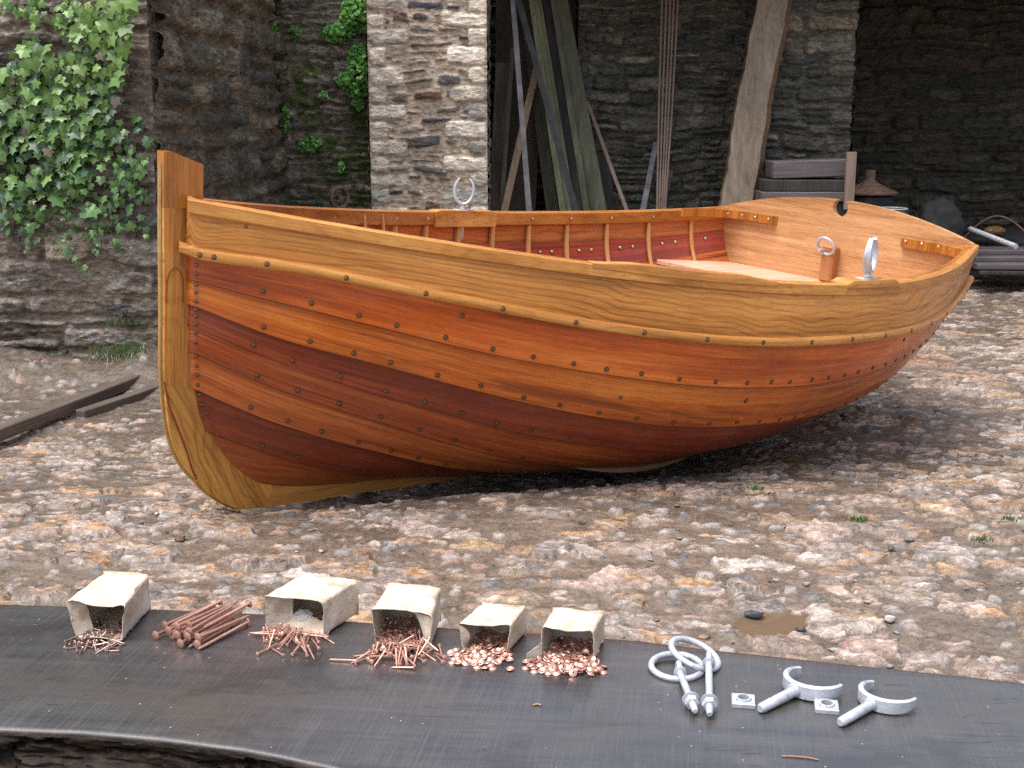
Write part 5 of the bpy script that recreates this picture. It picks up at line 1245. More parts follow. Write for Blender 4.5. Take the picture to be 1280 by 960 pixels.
POSES = {
 'A': [(-7201,19532,1818,38,11,-67,-62),(-6968,19190,1818,49,62,29,54),(-7204,19366,1818,16,67,11,71),(-6809,19427,1818,60,67,-15,-42),(-6964,19624,1818,63,42,-54,-36),(-6980,19273,1840,74,60,-3,29),(-7224,19247,1818,14,57,-38,72),(-6857,19576,1820,6,42,54,-73),(-7039,19713,1818,30,-68,2,67),(-6807,19269,1818,22,44,52,70),(-6777,19384,1818,40,67,13,-61),(-7061,19443,1830,37,12,-70,-59),(-6868,19578,1866,54,75,-18,34),(-6758,19626,1818,5,22,65,-73),(-6792,19626,1854,7,-65,9,-75),(-6937,19324,1831,66,63,1,40),(-7202,19277,1818,71,54,42,19),(-7251,19675,1818,72,-37,-57,-13),(-7188,19673,1834,22,48,-40,75),(-7049,19275,1835,12,8,-62,77),(-6746,19667,1849,72,-23,-64,13),(-7277,19327,1845,68,31,-66,12),(-7268,19476,1842,58,9,-74,33),(-7265,19758,1835,47,-68,26,50),(-6804,19366,1868,69,-4,-70,-19),(-6955,19517,1858,59,4,-78,-21),(-6745,19396,1851,15,51,-26,-81),(-7345,19421,1876,36,38,-55,66),(-7074,19298,1864,69,1,-72,-6),(-7379,19586,1818,71,41,-54,18),(-7054,19482,1872,52,38,60,-47),(-6751,19497,1864,8,-78,17,-60),(-7118,19343,1871,69,-39,-51,33),(-7181,19480,1864,54,-50,15,66),(-6925,19296,1895,70,46,-55,-1),(-7241,19078,1818,69,68,-5,23),(-7367,19050,1818,67,50,-47,30),(-7195,19055,1818,67,49,48,-28),(-6849,19012,1818,34,6,-68,-65),(-6702,18924,1818,32,-45,-51,-66),(-6980,18991,1818,69,51,46,24),(-7323,19072,1818,35,43,53,-64),(-6791,18962,1848,37,13,61,68),(-6873,18979,1855,14,-63,45,62),(-7274,18999,1824,35,31,-58,66),(-7550,18861,1818,66,51,46,-32),(-7153,18815,1818,57,65,20,46),(-6900,18773,1830,56,63,34,-43),(-7295,19065,1843,48,-41,56,53),(-7006,18995,1855,65,54,29,-45),(-6725,18770,1818,2,62,-28,73),(-6704,18890,1851,60,6,76,-24),(-7385,19101,1818,54,24,-64,50),(-7207,18863,1845,64,-1,-63,43),(-7358,18771,1818,24,-45,-51,69),(-7188,19079,1851,60,49,-29,-56),(-7382,19026,1866,63,63,20,41),(-6993,19114,1851,78,27,50,27),(-7549,19100,1818,20,-54,-42,-70),(-7160,19013,1861,47,52,12,-70),(-7399,19458,1818,73,63,-26,0),(-6697,18640,1818,72,15,66,12),(-7138,19111,1865,3,-38,55,75),(-7020,19056,1869,75,-19,47,43),(-7504,18983,1836,21,6,73,-65),(-7195,19257,1860,28,59,21,73),(-6870,18880,1858,61,47,62,16),(-7070,19040,1877,67,-46,-44,-38),(-7086,18971,1855,83,-50,-23,4),(-6952,18949,1864,55,-50,15,66),(-7193,18601,1841,32,-43,60,59),(-6774,18735,1842,15,28,53,79),(-6784,18786,1862,60,72,-32,-14),(-6724,19121,1818,61,67,-13,-40),(-6683,18925,1855,19,-64,43,-61),(-6717,18711,1856,0,-34,-63,69),(-6930,18832,1855,63,14,-76,-6),(-6850,18637,1844,64,-58,12,-49),(-7163,18760,1843,73,-54,25,33),(-7311,18716,1842,49,71,-21,45),(-7480,19009,1881,60,71,-20,-31),(-7005,18734,1852,8,22,-52,-82)],
 'C': [(-3405,19524,1823,53,29,63,49),(-3236,19763,1823,7,32,61,72),(-3773,19749,1823,51,26,64,52),(-3755,19658,1855,16,-14,61,76),(-3562,20007,1823,19,-55,-42,-70),(-3555,19602,1823,10,-59,-35,-72),(-3549,19689,1823,37,-68,-10,-62),(-3489,19890,1864,40,58,33,62),(-3402,19638,1847,76,-34,55,10),(-3299,19807,1823,2,-24,-65,-72),(-3363,19158,1823,72,64,25,-1),(-3836,19344,1823,18,-9,68,70),(-3747,19079,1843,59,71,7,36),(-4129,19396,1823,44,-35,60,58),(-3482,19090,1823,41,-38,58,60),(-3976,19296,1823,72,66,-19,9),(-4264,19193,1823,22,-6,-69,-69),(-3839,19091,1872,39,-1,60,70),(-3922,19288,1823,45,-33,60,57),(-3513,18914,1838,70,-68,-22,-10),(-4059,19197,1839,27,0,66,70),(-3362,19117,1875,72,24,65,4),(-3598,19068,1823,33,-45,52,65),(-3673,19124,1891,58,-59,-35,-43),(-3534,18734,1860,29,-51,36,73),(-3819,19251,1875,52,55,23,-61),(-3852,19289,1877,70,64,-9,-31),(-4210,19233,1823,70,69,-8,20),(-3165,19099,1823,39,12,-68,-61),(-3736,19049,1890,36,27,-74,51),(-3993,19468,1836,70,-39,54,26),(-3540,18925,1925,13,-9,-65,74),(-4303,19261,1874,14,-62,22,-74),(-3792,19081,1881,59,77,-9,-24),(-4116,19418,1873,58,0,-60,55),(-4231,19199,1874,53,-33,59,-51),(-4171,19454,1823,39,-39,-57,-61),(-3932,19258,1866,75,-63,17,9),(-3572,18680,1892,57,78,8,-25),(-4026,19311,1921,65,-75,-6,-2),(-4168,19139,1916,40,76,-30,41),(-3347,18557,1823,27,0,-69,-67),(-3835,18877,1874,51,72,26,-40),(-3465,18624,1900,1,29,-75,60),(-3934,18616,1823,37,-10,68,-62),(-4078,18899,1882,48,-37,-45,-66),(-4089,18679,1846,23,59,41,-65),(-3330,18907,1823,27,49,-48,67),(-3397,19173,1898,40,54,-35,-65)],
 'D': [(-1594,19162,1826,67,-68,1,-29),(-2025,19151,1826,54,-62,28,50),(-1882,19485,1826,46,-65,-19,-57),(-1880,19242,1826,35,-43,-52,-65),(-2098,19110,1826,9,33,-59,-73),(-1841,19049,1826,35,-43,-53,-65),(-1789,19022,1826,52,-26,62,52),(-1940,19456,1865,28,33,49,76),(-1742,19245,1880,10,39,67,62),(-1944,19143,1826,40,-39,-56,-62),(-2237,18953,1927,25,-83,-19,-46),(-1705,19061,1846,31,-49,-39,-71),(-1621,18989,1878,72,-41,-37,-42),(-1493,18953,1826,41,-37,57,61),(-1568,19129,1863,71,-59,-7,-38),(-1461,19534,1826,16,-12,-67,-72),(-2282,19010,1826,46,-33,59,58),(-2037,19371,1873,57,-36,-67,-32),(-1409,19129,1847,70,-67,26,4),(-1371,18860,1826,14,-13,-66,-72),(-1531,19012,1877,71,-54,-16,-43),(-2161,19347,1837,5,-25,60,76),(-1545,18889,1882,36,-15,-53,-75),(-1749,19774,1826,64,-53,-42,-36),(-1942,19026,1860,74,-47,-37,-31),(-2036,19082,1857,31,-50,41,70),(-1813,19305,1867,65,-65,37,-14),(-1666,18958,1871,82,-52,-25,-7),(-1501,18761,1900,50,-31,68,44),(-2048,19508,1867,66,-70,-28,0),(-1418,19322,1826,9,-18,-65,-73),(-2107,19108,1901,3,47,-49,-74),(-1831,18898,1880,57,-51,21,-61),(-2007,18804,1829,74,-63,-22,1),(-1948,18827,1878,65,-42,48,41),(-2155,19467,1901,56,-51,37,55),(-1901,19371,1918,47,-5,-69,-55),(-2085,18637,1875,82,55,-12,-6),(-2326,18563,1826,13,-14,-66,-72),(-2250,18771,1828,71,-62,27,21),(-1696,18527,1826,73,64,21,-5),(-2043,18525,1826,8,-60,32,73),(-1576,18544,1826,70,44,52,-23),(-1742,18617,1861,42,69,3,-58),(-1986,18605,1864,65,-61,44,-14),(-1566,18598,1865,78,37,-45,-23),(-2196,18765,1826,4,-23,-64,-73),(-1873,18790,1874,39,20,74,51),(-1188,18582,1826,21,-7,-67,-71),(-1813,18471,1856,3,-52,-51,69),(-1532,18343,1826,56,21,65,-48),(-1577,18653,1868,32,47,58,58),(-2042,18449,1917,16,-19,-64,-73),(-1747,18683,1852,77,20,-58,15),(-2273,18552,1849,68,-50,38,40),(-1982,18485,1912,7,12,68,-72),(-2422,18416,1851,44,64,-34,-53),(-2216,18353,1826,73,62,-27,-2),(-1366,18407,1826,38,10,-67,-63),(-2252,18395,1832,10,-30,-59,74),(-1899,18265,1879,60,-44,34,58),(-1579,18367,1865,80,-59,0,-12),(-1467,18519,1939,38,-45,-33,-74),(-1807,18717,1898,3,-64,-48,-60),(-1380,18487,1880,17,-38,-67,-62),(-1357,18651,1924,50,6,-61,-61),(-1852,18311,1875,6,-1,56,82),(-2493,18297,1862,21,36,47,78),(-1728,18709,1895,20,-77,-15,-58),(-1670,18241,1826,47,-65,20,57),(-2158,18597,1900,10,-25,-64,72),(-2431,18285,1839,60,69,-13,-39),(-1202,18331,1826,29,0,68,-68),(-1208,18448,1838,58,20,61,-49),(-2184,18309,1876,45,31,70,46),(-1807,18254,1874,55,61,-46,34),(-1607,18806,1921,16,-26,51,-80),(-2163,18214,1883,48,-7,54,69),(-1758,18218,1897,2,28,-75,60),(-1770,18001,1826,8,-65,19,-73),(-1736,18286,1885,52,-40,36,66)],
 'E': [(-518,18975,1817,56,0,0,-83),(-580,18768,1834,14,-14,-3,-98),(-284,19074,1827,5,-58,-80,-17),(-648,18695,1827,2,-88,-43,18),(-683,18832,1827,18,39,-90,-5),(-284,18920,1829,19,97,9,12),(-221,18588,1817,47,0,0,-88),(-526,19226,1828,11,-66,72,17),(-331,18441,1840,39,14,-15,-90),(-514,19201,1853,32,4,20,-93),(-226,18854,1840,27,-3,-20,-94),(-238,18677,1835,37,-5,14,92),(-80,18649,1841,95,9,20,24),(-387,18459,1851,47,15,-27,-83),(-627,18961,1823,1,-87,50,-1),(-293,19333,1827,18,16,-97,-1),(-11,19075,1829,9,96,17,-22),(-69,19296,1824,2,85,-52,5),(-570,18520,1843,82,-1,-19,-54),(-86,18870,1835,82,16,2,55),(-273,18766,1826,4,73,-67,12),(11,18810,1855,45,53,68,22),(-68,18698,1867,67,-2,28,69),(-131,18672,1829,11,75,-62,-19),(-548,19083,1829,88,-9,4,45),(-546,18661,1827,16,-93,-32,7),(-492,19335,1827,18,-39,-90,-3),(-410,18934,1830,18,-92,-31,-16),(-515,18842,1826,11,89,43,-9),(-406,19289,1828,6,19,-96,-19),(-624,18982,1868,18,-90,-39,-2),(-131,18940,1827,6,35,-92,-15),(-366,19414,1844,84,-14,20,-49),(-171,18763,1846,39,-37,-85,-4),(-387,18699,1817,99,0,0,13),(-405,18550,1830,18,7,97,-16),(-314,18590,1829,23,-4,97,6),(-478,18577,1859,84,-18,-5,-52),(-200,18880,1881,98,0,10,18),(-26,18949,1835,23,0,-95,18),(-73,18814,1862,10,-95,28,4),(-652,18841,1859,14,94,-27,-14),(-823,18578,1854,23,-25,12,93),(-148,18571,1867,15,59,77,19),(-366,18804,1831,18,88,41,19),(-450,18617,1874,62,-40,-12,-67),(-510,18861,1856,68,-12,-8,-72),(-739,18706,1831,13,83,-50,-22),(-39,19189,1827,1,37,-91,19),(-108,19067,1827,14,95,-25,-12),(-578,19121,1875,11,-81,-54,20),(-295,18998,1846,2,-64,77,-3),(-451,19444,1830,25,62,-75,0),(-405,19027,1829,9,-5,-97,-20),(-269,18742,1878,26,20,94,-10),(-411,18806,1846,95,-3,-25,-19),(-377,18692,1867,2,84,52,16),(-449,19104,1845,69,24,8,68),(-69,18802,1894,14,0,11,-98),(-601,18890,1878,0,90,-43,-4),(-229,18520,1867,7,-11,98,13),(-497,18726,1859,3,19,20,96),(-644,18707,1871,2,-46,-89,-2),(-495,18414,1830,9,80,-55,23),(-296,18272,1817,96,0,0,-29),(-758,18603,1817,85,0,0,53),(-515,18506,1827,9,97,-17,17),(-524,18298,1824,2,-89,45,0),(-210,18475,1823,0,11,99,0),(-764,18268,1827,9,45,-88,-13),(-430,18355,1817,98,0,0,22),(-852,18500,1817,94,0,0,33),(-880,18182,1824,1,86,-50,-4),(-176,18318,1823,0,90,-44,0),(-39,18287,1823,0,-27,-96,0),(-72,18550,1869,40,40,-58,-58),(-377,18292,1852,59,17,7,-79),(-982,18217,1817,15,0,0,99),(-951,18352,1817,15,0,0,99),(-641,18591,1861,25,35,75,51),(-473,18483,1889,99,14,1,-2),(-653,18507,1858,1,30,24,-92),(-510,18171,1827,8,-96,-21,-15),(-555,18602,1882,34,-28,90,-4),(-50,18426,1827,15,-53,83,-10),(-582,18282,1866,3,-59,-77,-22),(-461,18294,1866,3,61,79,6),(-236,18200,1827,15,-99,-3,8),(-616,18158,1827,6,33,92,17),(-776,18401,1825,5,98,17,3),(-672,18262,1835,53,16,1,84),(-122,18413,1848,2,49,-87,-1),(-676,18407,1834,20,68,67,20),(-918,18479,1838,45,18,-4,-88),(-347,18135,1817,92,0,0,38),(-760,18514,1841,3,100,-7,6),(-938,18717,1817,16,0,0,99),(-565,18041,1817,43,0,0,-90),(-435,17994,1835,79,-15,4,59),(-1016,18524,1830,24,-66,71,4),(-404,18169,1839,97,-15,-11,14),(-297,18373,1828,19,7,98,-7),(-601,18383,1830,25,15,96,-1),(-317,17997,1817,98,0,0,-18),(-31,17947,1823,0,89,-46,0),(-876,18325,1836,96,7,15,24),(-751,18150,1836,36,-3,16,-92)],
 'F': [(652,18780,1870,40,22,89,-2),(1488,18893,1863,89,-5,-45,10),(863,18698,1827,8,40,90,16),(763,18790,1829,43,-8,-6,90),(754,18897,1827,10,23,96,-15),(1136,18645,1817,91,0,0,42),(1033,18331,1825,9,-89,-44,-1),(1208,18306,1817,46,0,0,-89),(1311,18609,1817,99,0,0,13),(1097,18812,1817,79,0,0,61),(876,18817,1827,18,-14,97,2),(804,18661,1838,96,14,-11,-21),(1388,18702,1827,1,-7,98,-17),(635,18622,1830,17,17,95,17),(741,18120,1823,0,-97,26,0),(1031,18463,1827,12,-79,-58,13),(906,18482,1830,9,-6,-97,-23),(1157,18572,1837,92,17,4,34),(740,18342,1817,95,0,0,-31),(1119,18772,1846,90,24,7,36),(948,18586,1835,30,83,-48,-3),(671,18794,1827,15,-53,83,-10),(1342,18413,1827,18,48,86,3),(1230,18831,1829,6,28,93,21),(1204,18214,1837,20,54,79,20),(959,18861,1817,47,0,0,-88),(603,18393,1817,93,0,0,38),(887,18763,1879,21,6,-6,-97),(716,18949,1847,4,60,-78,15),(1398,18603,1855,44,27,-23,83),(773,18472,1823,0,-80,60,0),(1317,18753,1846,90,-2,-25,-35),(1018,18691,1827,3,-21,96,16),(1001,18782,1830,22,-88,-40,-11),(1160,18167,1854,95,19,-25,6),(880,18936,1828,16,81,55,-15),(1124,18265,1850,20,-87,-37,-28),(1205,18361,1842,21,-3,-21,-95),(1023,18935,1833,97,-11,9,19),(747,19043,1817,92,0,0,40),(1269,18645,1851,89,-26,-17,-32),(1021,18130,1866,6,91,39,-10),(721,18617,1832,26,-37,89,-7),(1099,18449,1837,95,7,16,27),(1254,18960,1823,0,-91,-41,0),(901,18327,1817,5,0,0,100),(810,18513,1867,14,-76,62,-11),(824,18575,1844,9,-2,-24,97),(1039,18569,1851,32,82,-37,-30),(999,18949,1875,34,10,-2,-94),(849,19003,1849,40,91,-5,-9),(303,18133,1817,98,0,0,18),(1330,18842,1854,27,82,29,-42),(915,18420,1846,20,-17,-96,-7),(1389,18924,1824,5,72,69,0),(1412,18777,1837,81,-13,-12,-55),(558,18486,1866,31,50,-7,80),(1202,18403,1863,19,-10,44,87),(692,18709,1866,52,-58,-50,-38),(1193,18740,1837,10,-92,32,22),(1000,18260,1860,7,74,66,-7),(1328,18405,1859,63,9,-16,-75),(1241,18530,1827,15,-98,0,10),(760,18786,1876,21,12,-6,97),(683,18495,1845,94,-6,-24,24),(823,18340,1848,20,-85,-46,-15),(936,18884,1884,4,-14,-98,-11),(741,18118,1867,2,-93,-33,-18),(1218,18461,1871,78,59,-4,-21),(462,18087,1817,64,0,0,-77),(1006,19032,1827,16,41,90,-7),(1251,18673,1882,96,-16,-15,-19),(1111,18895,1852,93,-7,12,-35),(1294,18277,1830,2,-62,74,24),(946,18595,1873,77,-9,28,57),(691,18419,1867,66,7,-19,72),(603,18588,1844,72,24,-6,-65),(944,19064,1849,38,-22,18,88),(1131,19012,1830,16,-12,96,18),(1068,18386,1872,2,64,-76,-6),(832,19087,1830,8,24,-94,23),(1349,18510,1866,7,99,5,-11),(1266,18520,1855,69,4,17,-70),(576,18299,1829,4,-80,57,21),(1339,18938,1860,4,94,35,2),(1003,18181,1823,0,-98,-18,0),(1369,18148,1845,15,35,85,36),(1197,17983,1834,96,12,9,-25),(613,18172,1828,17,96,-21,-12),(1085,17813,1827,16,90,-39,9),(1319,18066,1827,5,-14,97,17),(536,17965,1817,1,0,0,100),(588,17833,1817,26,0,0,-97),(1237,18125,1817,38,0,0,-92),(972,18043,1829,22,39,89,6),(1355,17936,1817,42,0,0,-91),(1030,17930,1828,1,0,-9,-100),(891,18141,1827,12,-98,-9,-14),(1055,18079,1817,29,0,0,-96),(744,17863,1817,98,0,0,20),(328,18301,1827,5,-98,-10,17),(831,17860,1833,11,-94,18,25),(1152,18062,1829,4,-52,83,21),(838,17993,1835,22,-92,27,18),(1470,17857,1817,97,0,0,25),(746,17989,1830,22,13,-96,-10),(868,18075,1838,67,19,1,-72),(1307,18177,1883,89,32,-33,2),(953,17821,1826,9,73,68,5),(1074,18018,1873,75,6,27,-60),(903,18271,1855,22,-11,-97,0),(1238,17903,1827,16,-61,-78,-7),(698,18274,1838,30,6,17,-94),(1128,17871,1853,12,47,87,-2),(222,18016,1817,100,0,0,2),(361,17884,1817,62,0,0,78),(1198,18056,1877,29,-14,3,-95),(951,17939,1853,1,95,15,29),(823,17953,1855,4,-10,27,-96),(573,18032,1836,96,-16,4,-24),(1106,18183,1869,60,44,-19,-65),(1120,17965,1899,75,12,-6,65),(810,18232,1827,16,-85,-49,-8),(947,18371,1870,10,6,-99,3),(1023,17850,1873,99,-3,-10,2),(389,18166,1830,6,67,70,-24),(1296,18025,1858,25,-94,-18,11),(488,17885,1827,15,-99,1,-7),(354,18003,1828,70,-8,-3,-71),(1419,17962,1838,96,-7,17,22),(474,18270,1864,82,37,26,36),(677,18055,1884,6,96,27,-5),(628,18067,1847,45,-27,-7,-85),(453,18052,1857,45,8,-2,-89),(1483,18025,1827,13,97,16,-12),(976,17744,1859,3,-1,40,-92),(231,18213,1824,3,89,45,2),(618,18177,1862,78,-21,4,-59),(1033,18151,1901,1,-44,-89,12),(1005,18271,1899,9,85,-51,4),(649,17943,1847,25,-23,88,33),(715,17795,1837,98,16,-6,7),(589,18297,1869,9,-96,19,16),(1268,17775,1837,20,-18,0,-96),(1270,17905,1858,64,16,-7,75),(804,18184,1865,98,5,-4,-19),(1362,17814,1842,21,96,18,4),(791,18286,1900,94,-10,16,-27),(313,18031,1859,29,4,-14,-95),(716,18281,1882,53,2,1,85),(903,17840,1857,11,-16,98,1),(523,18167,1834,74,6,13,66),(405,18258,1836,19,-69,-66,23)],
 'B': [(-5667,19672,1850,70,67,-17,-18)]}
# ------------------------------------------------------------------ the slab bench
ZT = .18
def sz(u, v, z=ZT): return atZ(u, v, z)
def slab():
    bk = [(-700, 742), (-300, 746), (0, 752), (200, 757), (330, 764), (460, 775), (640, 786), (800, 797), (1000, 820), (1140, 835), (1280, 850), (1500, 874), (1750, 905)]
    fr = [(-900, 906), (-500, 906), (-200, 909), (0, 913), (100, 917), (200, 925), (300, 938), (400, 958), (520, 985), (660, 1018), (850, 1055), (1100, 1100), (1500, 1150)]
    B = np.array([sz(u, v)[:2] for u, v in bk]); Fr = np.array([sz(u, v)[:2] for u, v in fr])
    def resamp(P, xs): return np.interp(xs, P[:, 0], P[:, 1])
    xs = np.linspace(-1.25, 1.15, 420)
    yb = resamp(B, xs)+(fbm(xs*3, xs*0, 1, 4, 3)-.5)*.012; yf = resamp(Fr, xs)+(fbm(xs*3, xs*0, 5, 4, 4)-.5)*.010
    rb = .020; TH_ = .085
    prof = []                       # (t across 0 front..1 back, dy, dz, bark)
    n = len(xs); rows = []; col = []; 
    def row(y, z, bark): rows.append(np.stack([xs, y+0*xs, z+0*xs], 1)); col.append(np.full(n, bark))
    # back side, then rounded back edge, top, crisp front edge, bark side, bottom
    for k in range(6):
        z = ZT-TH_+ (TH_-.03)*k/5; nn = (fbm(xs*9, xs*0+z*30, 2, 4, 8)-.5)*.03; row(yb-.01+nn*.6, np.full(n, z), 1.0)
    for a in np.linspace(0, math.pi/2, 7): row(yb-rb+rb*math.cos(a), ZT-rb*.9+rb*.9*math.sin(a), .0)
    for t in np.linspace(.05, .95, 30):
        y = yb-rb+(yf+.012-(yb-rb))*t; row(y, ZT+0*xs+(fbm(xs*2.2, y*5, 1, 3, 9)-.5)*.0016*0, .0)
    for a in np.linspace(math.pi/2, .1, 5): row(yf+.012-.012*math.cos(a), ZT-.010+.010*math.sin(a), float(ss(1.35, .55, a)))
    for k in range(26):
        s = k/25; z = ZT-.010-(TH_-.012)*s
        cr = np.abs(fbm(xs*13, xs*0+s*2.2, 1, 4, 14)-.5)*2; lay = fbm(xs*5, xs*0+s*5, 3, 4, 15)
        y = yf+.004-.020*s*(.4+lay)-.020*(lay-.5)+.018*ss(.16, .0, cr)-.008*(fbm(xs*40, xs*0+s*9, 3, 3, 16)-.5)
        row(y, np.full(n, z)+.004*(lay-.5), 1.0)
    row(yf+.05, np.full(n, ZT-TH_), 1.0)
    Vv = np.stack(rows, 0); m = len(rows); idx = np.arange(m*n).reshape(m, n)
    F = np.stack([idx[:-1, :-1], idx[1:, :-1], idx[1:, 1:], idx[:-1, 1:]], -1).reshape(-1, 4)
    F = np.concatenate([F, np.stack([idx[-1, :-1], idx[0, :-1], idx[0, 1:], idx[-1, 1:]], -1)])
    V = Vv.reshape(-1, 3); bark = np.concatenate(col)
    t = NT('dark_wet_slab'); bk_ = t.attr('bark', 'Fac')
    sawc = t.coord('Geo', (330, 5, 5), (0, 0, 0), (0, 0, R(9)))
    saw = t.noise(sawc, 1, 4, .65); sawf = t.noise(t.coord('Geo', (900, 20, 20), (0, 0, 0), (0, 0, R(9))), 1, 2, .6)
    big = t.noise(t.coord('Geo', (2.2, 5, 5)), 1, 5, .55, .5); big2 = t.noise(t.coord('Geo', (7, 12, 12)), 1, 5, .6)
    grain = t.noise(t.coord('Geo', (2.4, 60, 60), (0, 0, 0), (0, 0, R(6))), 1, 5, .6, .4)
    c = t.ramp(t.mapr(t.math('ADD', t.math('MULTIPLY', grain, .5), t.math('MULTIPLY', big2, .5)), .36, .66), [(0, (.018, .018, .021)), (.55, (.038, .037, .040)), (1, (.068, .061, .058))])
    c = t.mix(t.mapr(saw, .48, .72, 0, .6), c, (.085, .082, .080))
    sp = t.vor(t.coord('Geo', (1, 1, 1)), 62); spr = t.vor(t.coord('Geo', (1, 1, 1)), 62, 'F1', 'Color')
    sep = t.t.nodes.new('ShaderNodeSeparateColor'); t.set(sep, 0, spr)
    dust = t.math('MULTIPLY', t.math('LESS_THAN', sp, .085), t.math('GREATER_THAN', sep.outputs[0], .72))
    dust = t.math('MULTIPLY', dust, t.math('GREATER_THAN', t.noise(t.coord('Geo', (6, 6, 6)), 1, 3), .5))
    st1 = t.mapr(t.noise(t.coord('Geo', (3, 5, 5), (4, 1, 0)), 1, 6, .65, .6), .48, .62, 0, .55, True)
    c = t.mix(st1, c, (.055, .045, .032))
    st2 = t.mapr(t.noise(t.coord('Geo', (4, 7, 5), (9, 3, 0)), 1, 6, .65, .6), .52, .66, 0, .7, True)
    c = t.mix(st2, c, (.010, .010, .011))
    ck = t.math('ABSOLUTE', t.math('SUBTRACT', t.noise(t.coord('Geo', (1.6, 16, 5), (2, 7, 0)), 1, 3, .5, .3), .5))
    ckm = t.math('MULTIPLY', t.mapr(ck, 0, .006, 1, 0), t.math('GREATER_THAN', t.noise(t.coord('Geo', (5, 5, 5), (2, 2, 0)), 1, 2), .56))
    c = t.mix(ckm, c, (.006, .006, .006))
    c = t.mix(t.math('MULTIPLY', dust, .8), c, (.45, .45, .41))
    bn = t.noise(t.coord('Geo', (22, 22, 60)), 1, 6, .65); bc = t.ramp(t.mapr(bn, .35, .65), [(0, (.006, .004, .003)), (.6, (.020, .013, .009)), (1, (.050, .032, .021))])
    c = t.mix(bk_, c, bc)
    rr = t.mapr(t.math('ADD', t.math('MULTIPLY', big, .75), t.math('MULTIPLY', saw, .25)), .36, .62, .24, .46)
    rr = t.math('ADD', t.math('MULTIPLY', rr, t.math('SUBTRACT', 1.0, bk_)), t.math('MULTIPLY', bk_, .55))
    nb = t.math('SUBTRACT', 1.0, bk_)
    b = t.bump(saw, t.math('MULTIPLY', nb, .8), .0016); b = t.bump(sawf, t.math('MULTIPLY', nb, .3), .0006, b); b = t.bump(bn, t.math('MULTIPLY', bk_, .9), .008, b)
    t.fin(c, rr, b, Specular_IOR_Level=t.math('MULTIPLY_ADD', nb, .75, .2), Coat_Weight=t.math('MULTIPLY', nb, .9), Coat_Roughness=.24)
    e = empty('slab_bench', (0, 1.6, 0)); tag(e, 'dark wet slab bench with a rough bark front edge, across the foreground', 'bench')
    V = V-np.array([0, 1.6, 0])
    mk('seat', V, F, t.m, e, ang=50, attrs={'bark': bark})
    for x in (-.75, .62):
        mb = MB(); mb.box((x, -.05+(-.08 if x > 0 else .02), (ZT-TH_)/2+.005), (.16, .26, ZT-TH_-.01), None, .01); mb.build('block', TM['dark'], e)
slab()
# ------------------------------------------------------------------ paper packets
def paper_mat():
    t = NT('kraft_paper'); n = t.noise(t.coord('Object', (26,)*3), 1, 5, .6); n2 = t.noise(t.coord('Object', (160,)*3), 1, 3)
    c = t.ramp(t.mapr(n, .32, .68), [(0, (.46, .35, .26)), (.5, (.66, .54, .43)), (1, (.78, .68, .58))])
    cr = t.math('ABSOLUTE', t.math('SUBTRACT', t.noise(t.coord('Object', (20,)*3, (3, 1, 2)), 1, 4, .6, 1.0), .5))
    b = t.bump(t.mapr(cr, 0, .06), .5, .0012); b = t.bump(n2, .3, .0005, b)
    return t.fin(c, .72, b, Specular_IOR_Level=.3)
PAPER = paper_mat()
BOXES = [ # BL, BR, rear right bottom (px), height m, seed, top-left lean
    ((95, 797), (152, 803), (189, 762), .069, 1), ((333, 788), (405, 797), (449, 768), .067, 2), ((470, 806), (538, 813), (551, 776), .066, 3), ((579, 815), (634, 819), (657, 793), .054, 4), ((676, 825), (742, 829), (755, 803), .058, 5)]
SPREAD = [.014, .000, .006, .008, .000]
BLAB = ['crumpled paper packet lying open at the left end of the bench, spilling small pale nails', 'largest paper packet with torn cellophane inside, spilling long thin copper nails', 'middle paper packet with a ragged lid, spilling short copper nails with wide heads',
        'smaller paper packet of copper washers, left of the last packet', 'rightmost paper packet, full of copper washers spilling on to the bench']
BOXG = []
for i, (bl_, br_, rr_, h, sd) in enumerate(BOXES):
    a = sz(*bl_); b = sz(*br_); c = sz(*rr_); ux = b-a; w = np.linalg.norm(ux); ux = ux/w; dv = c-b; dep = np.linalg.norm(dv); dv = dv/dep
    BOXG.append((a, b, ux, w, dv, dep, h))
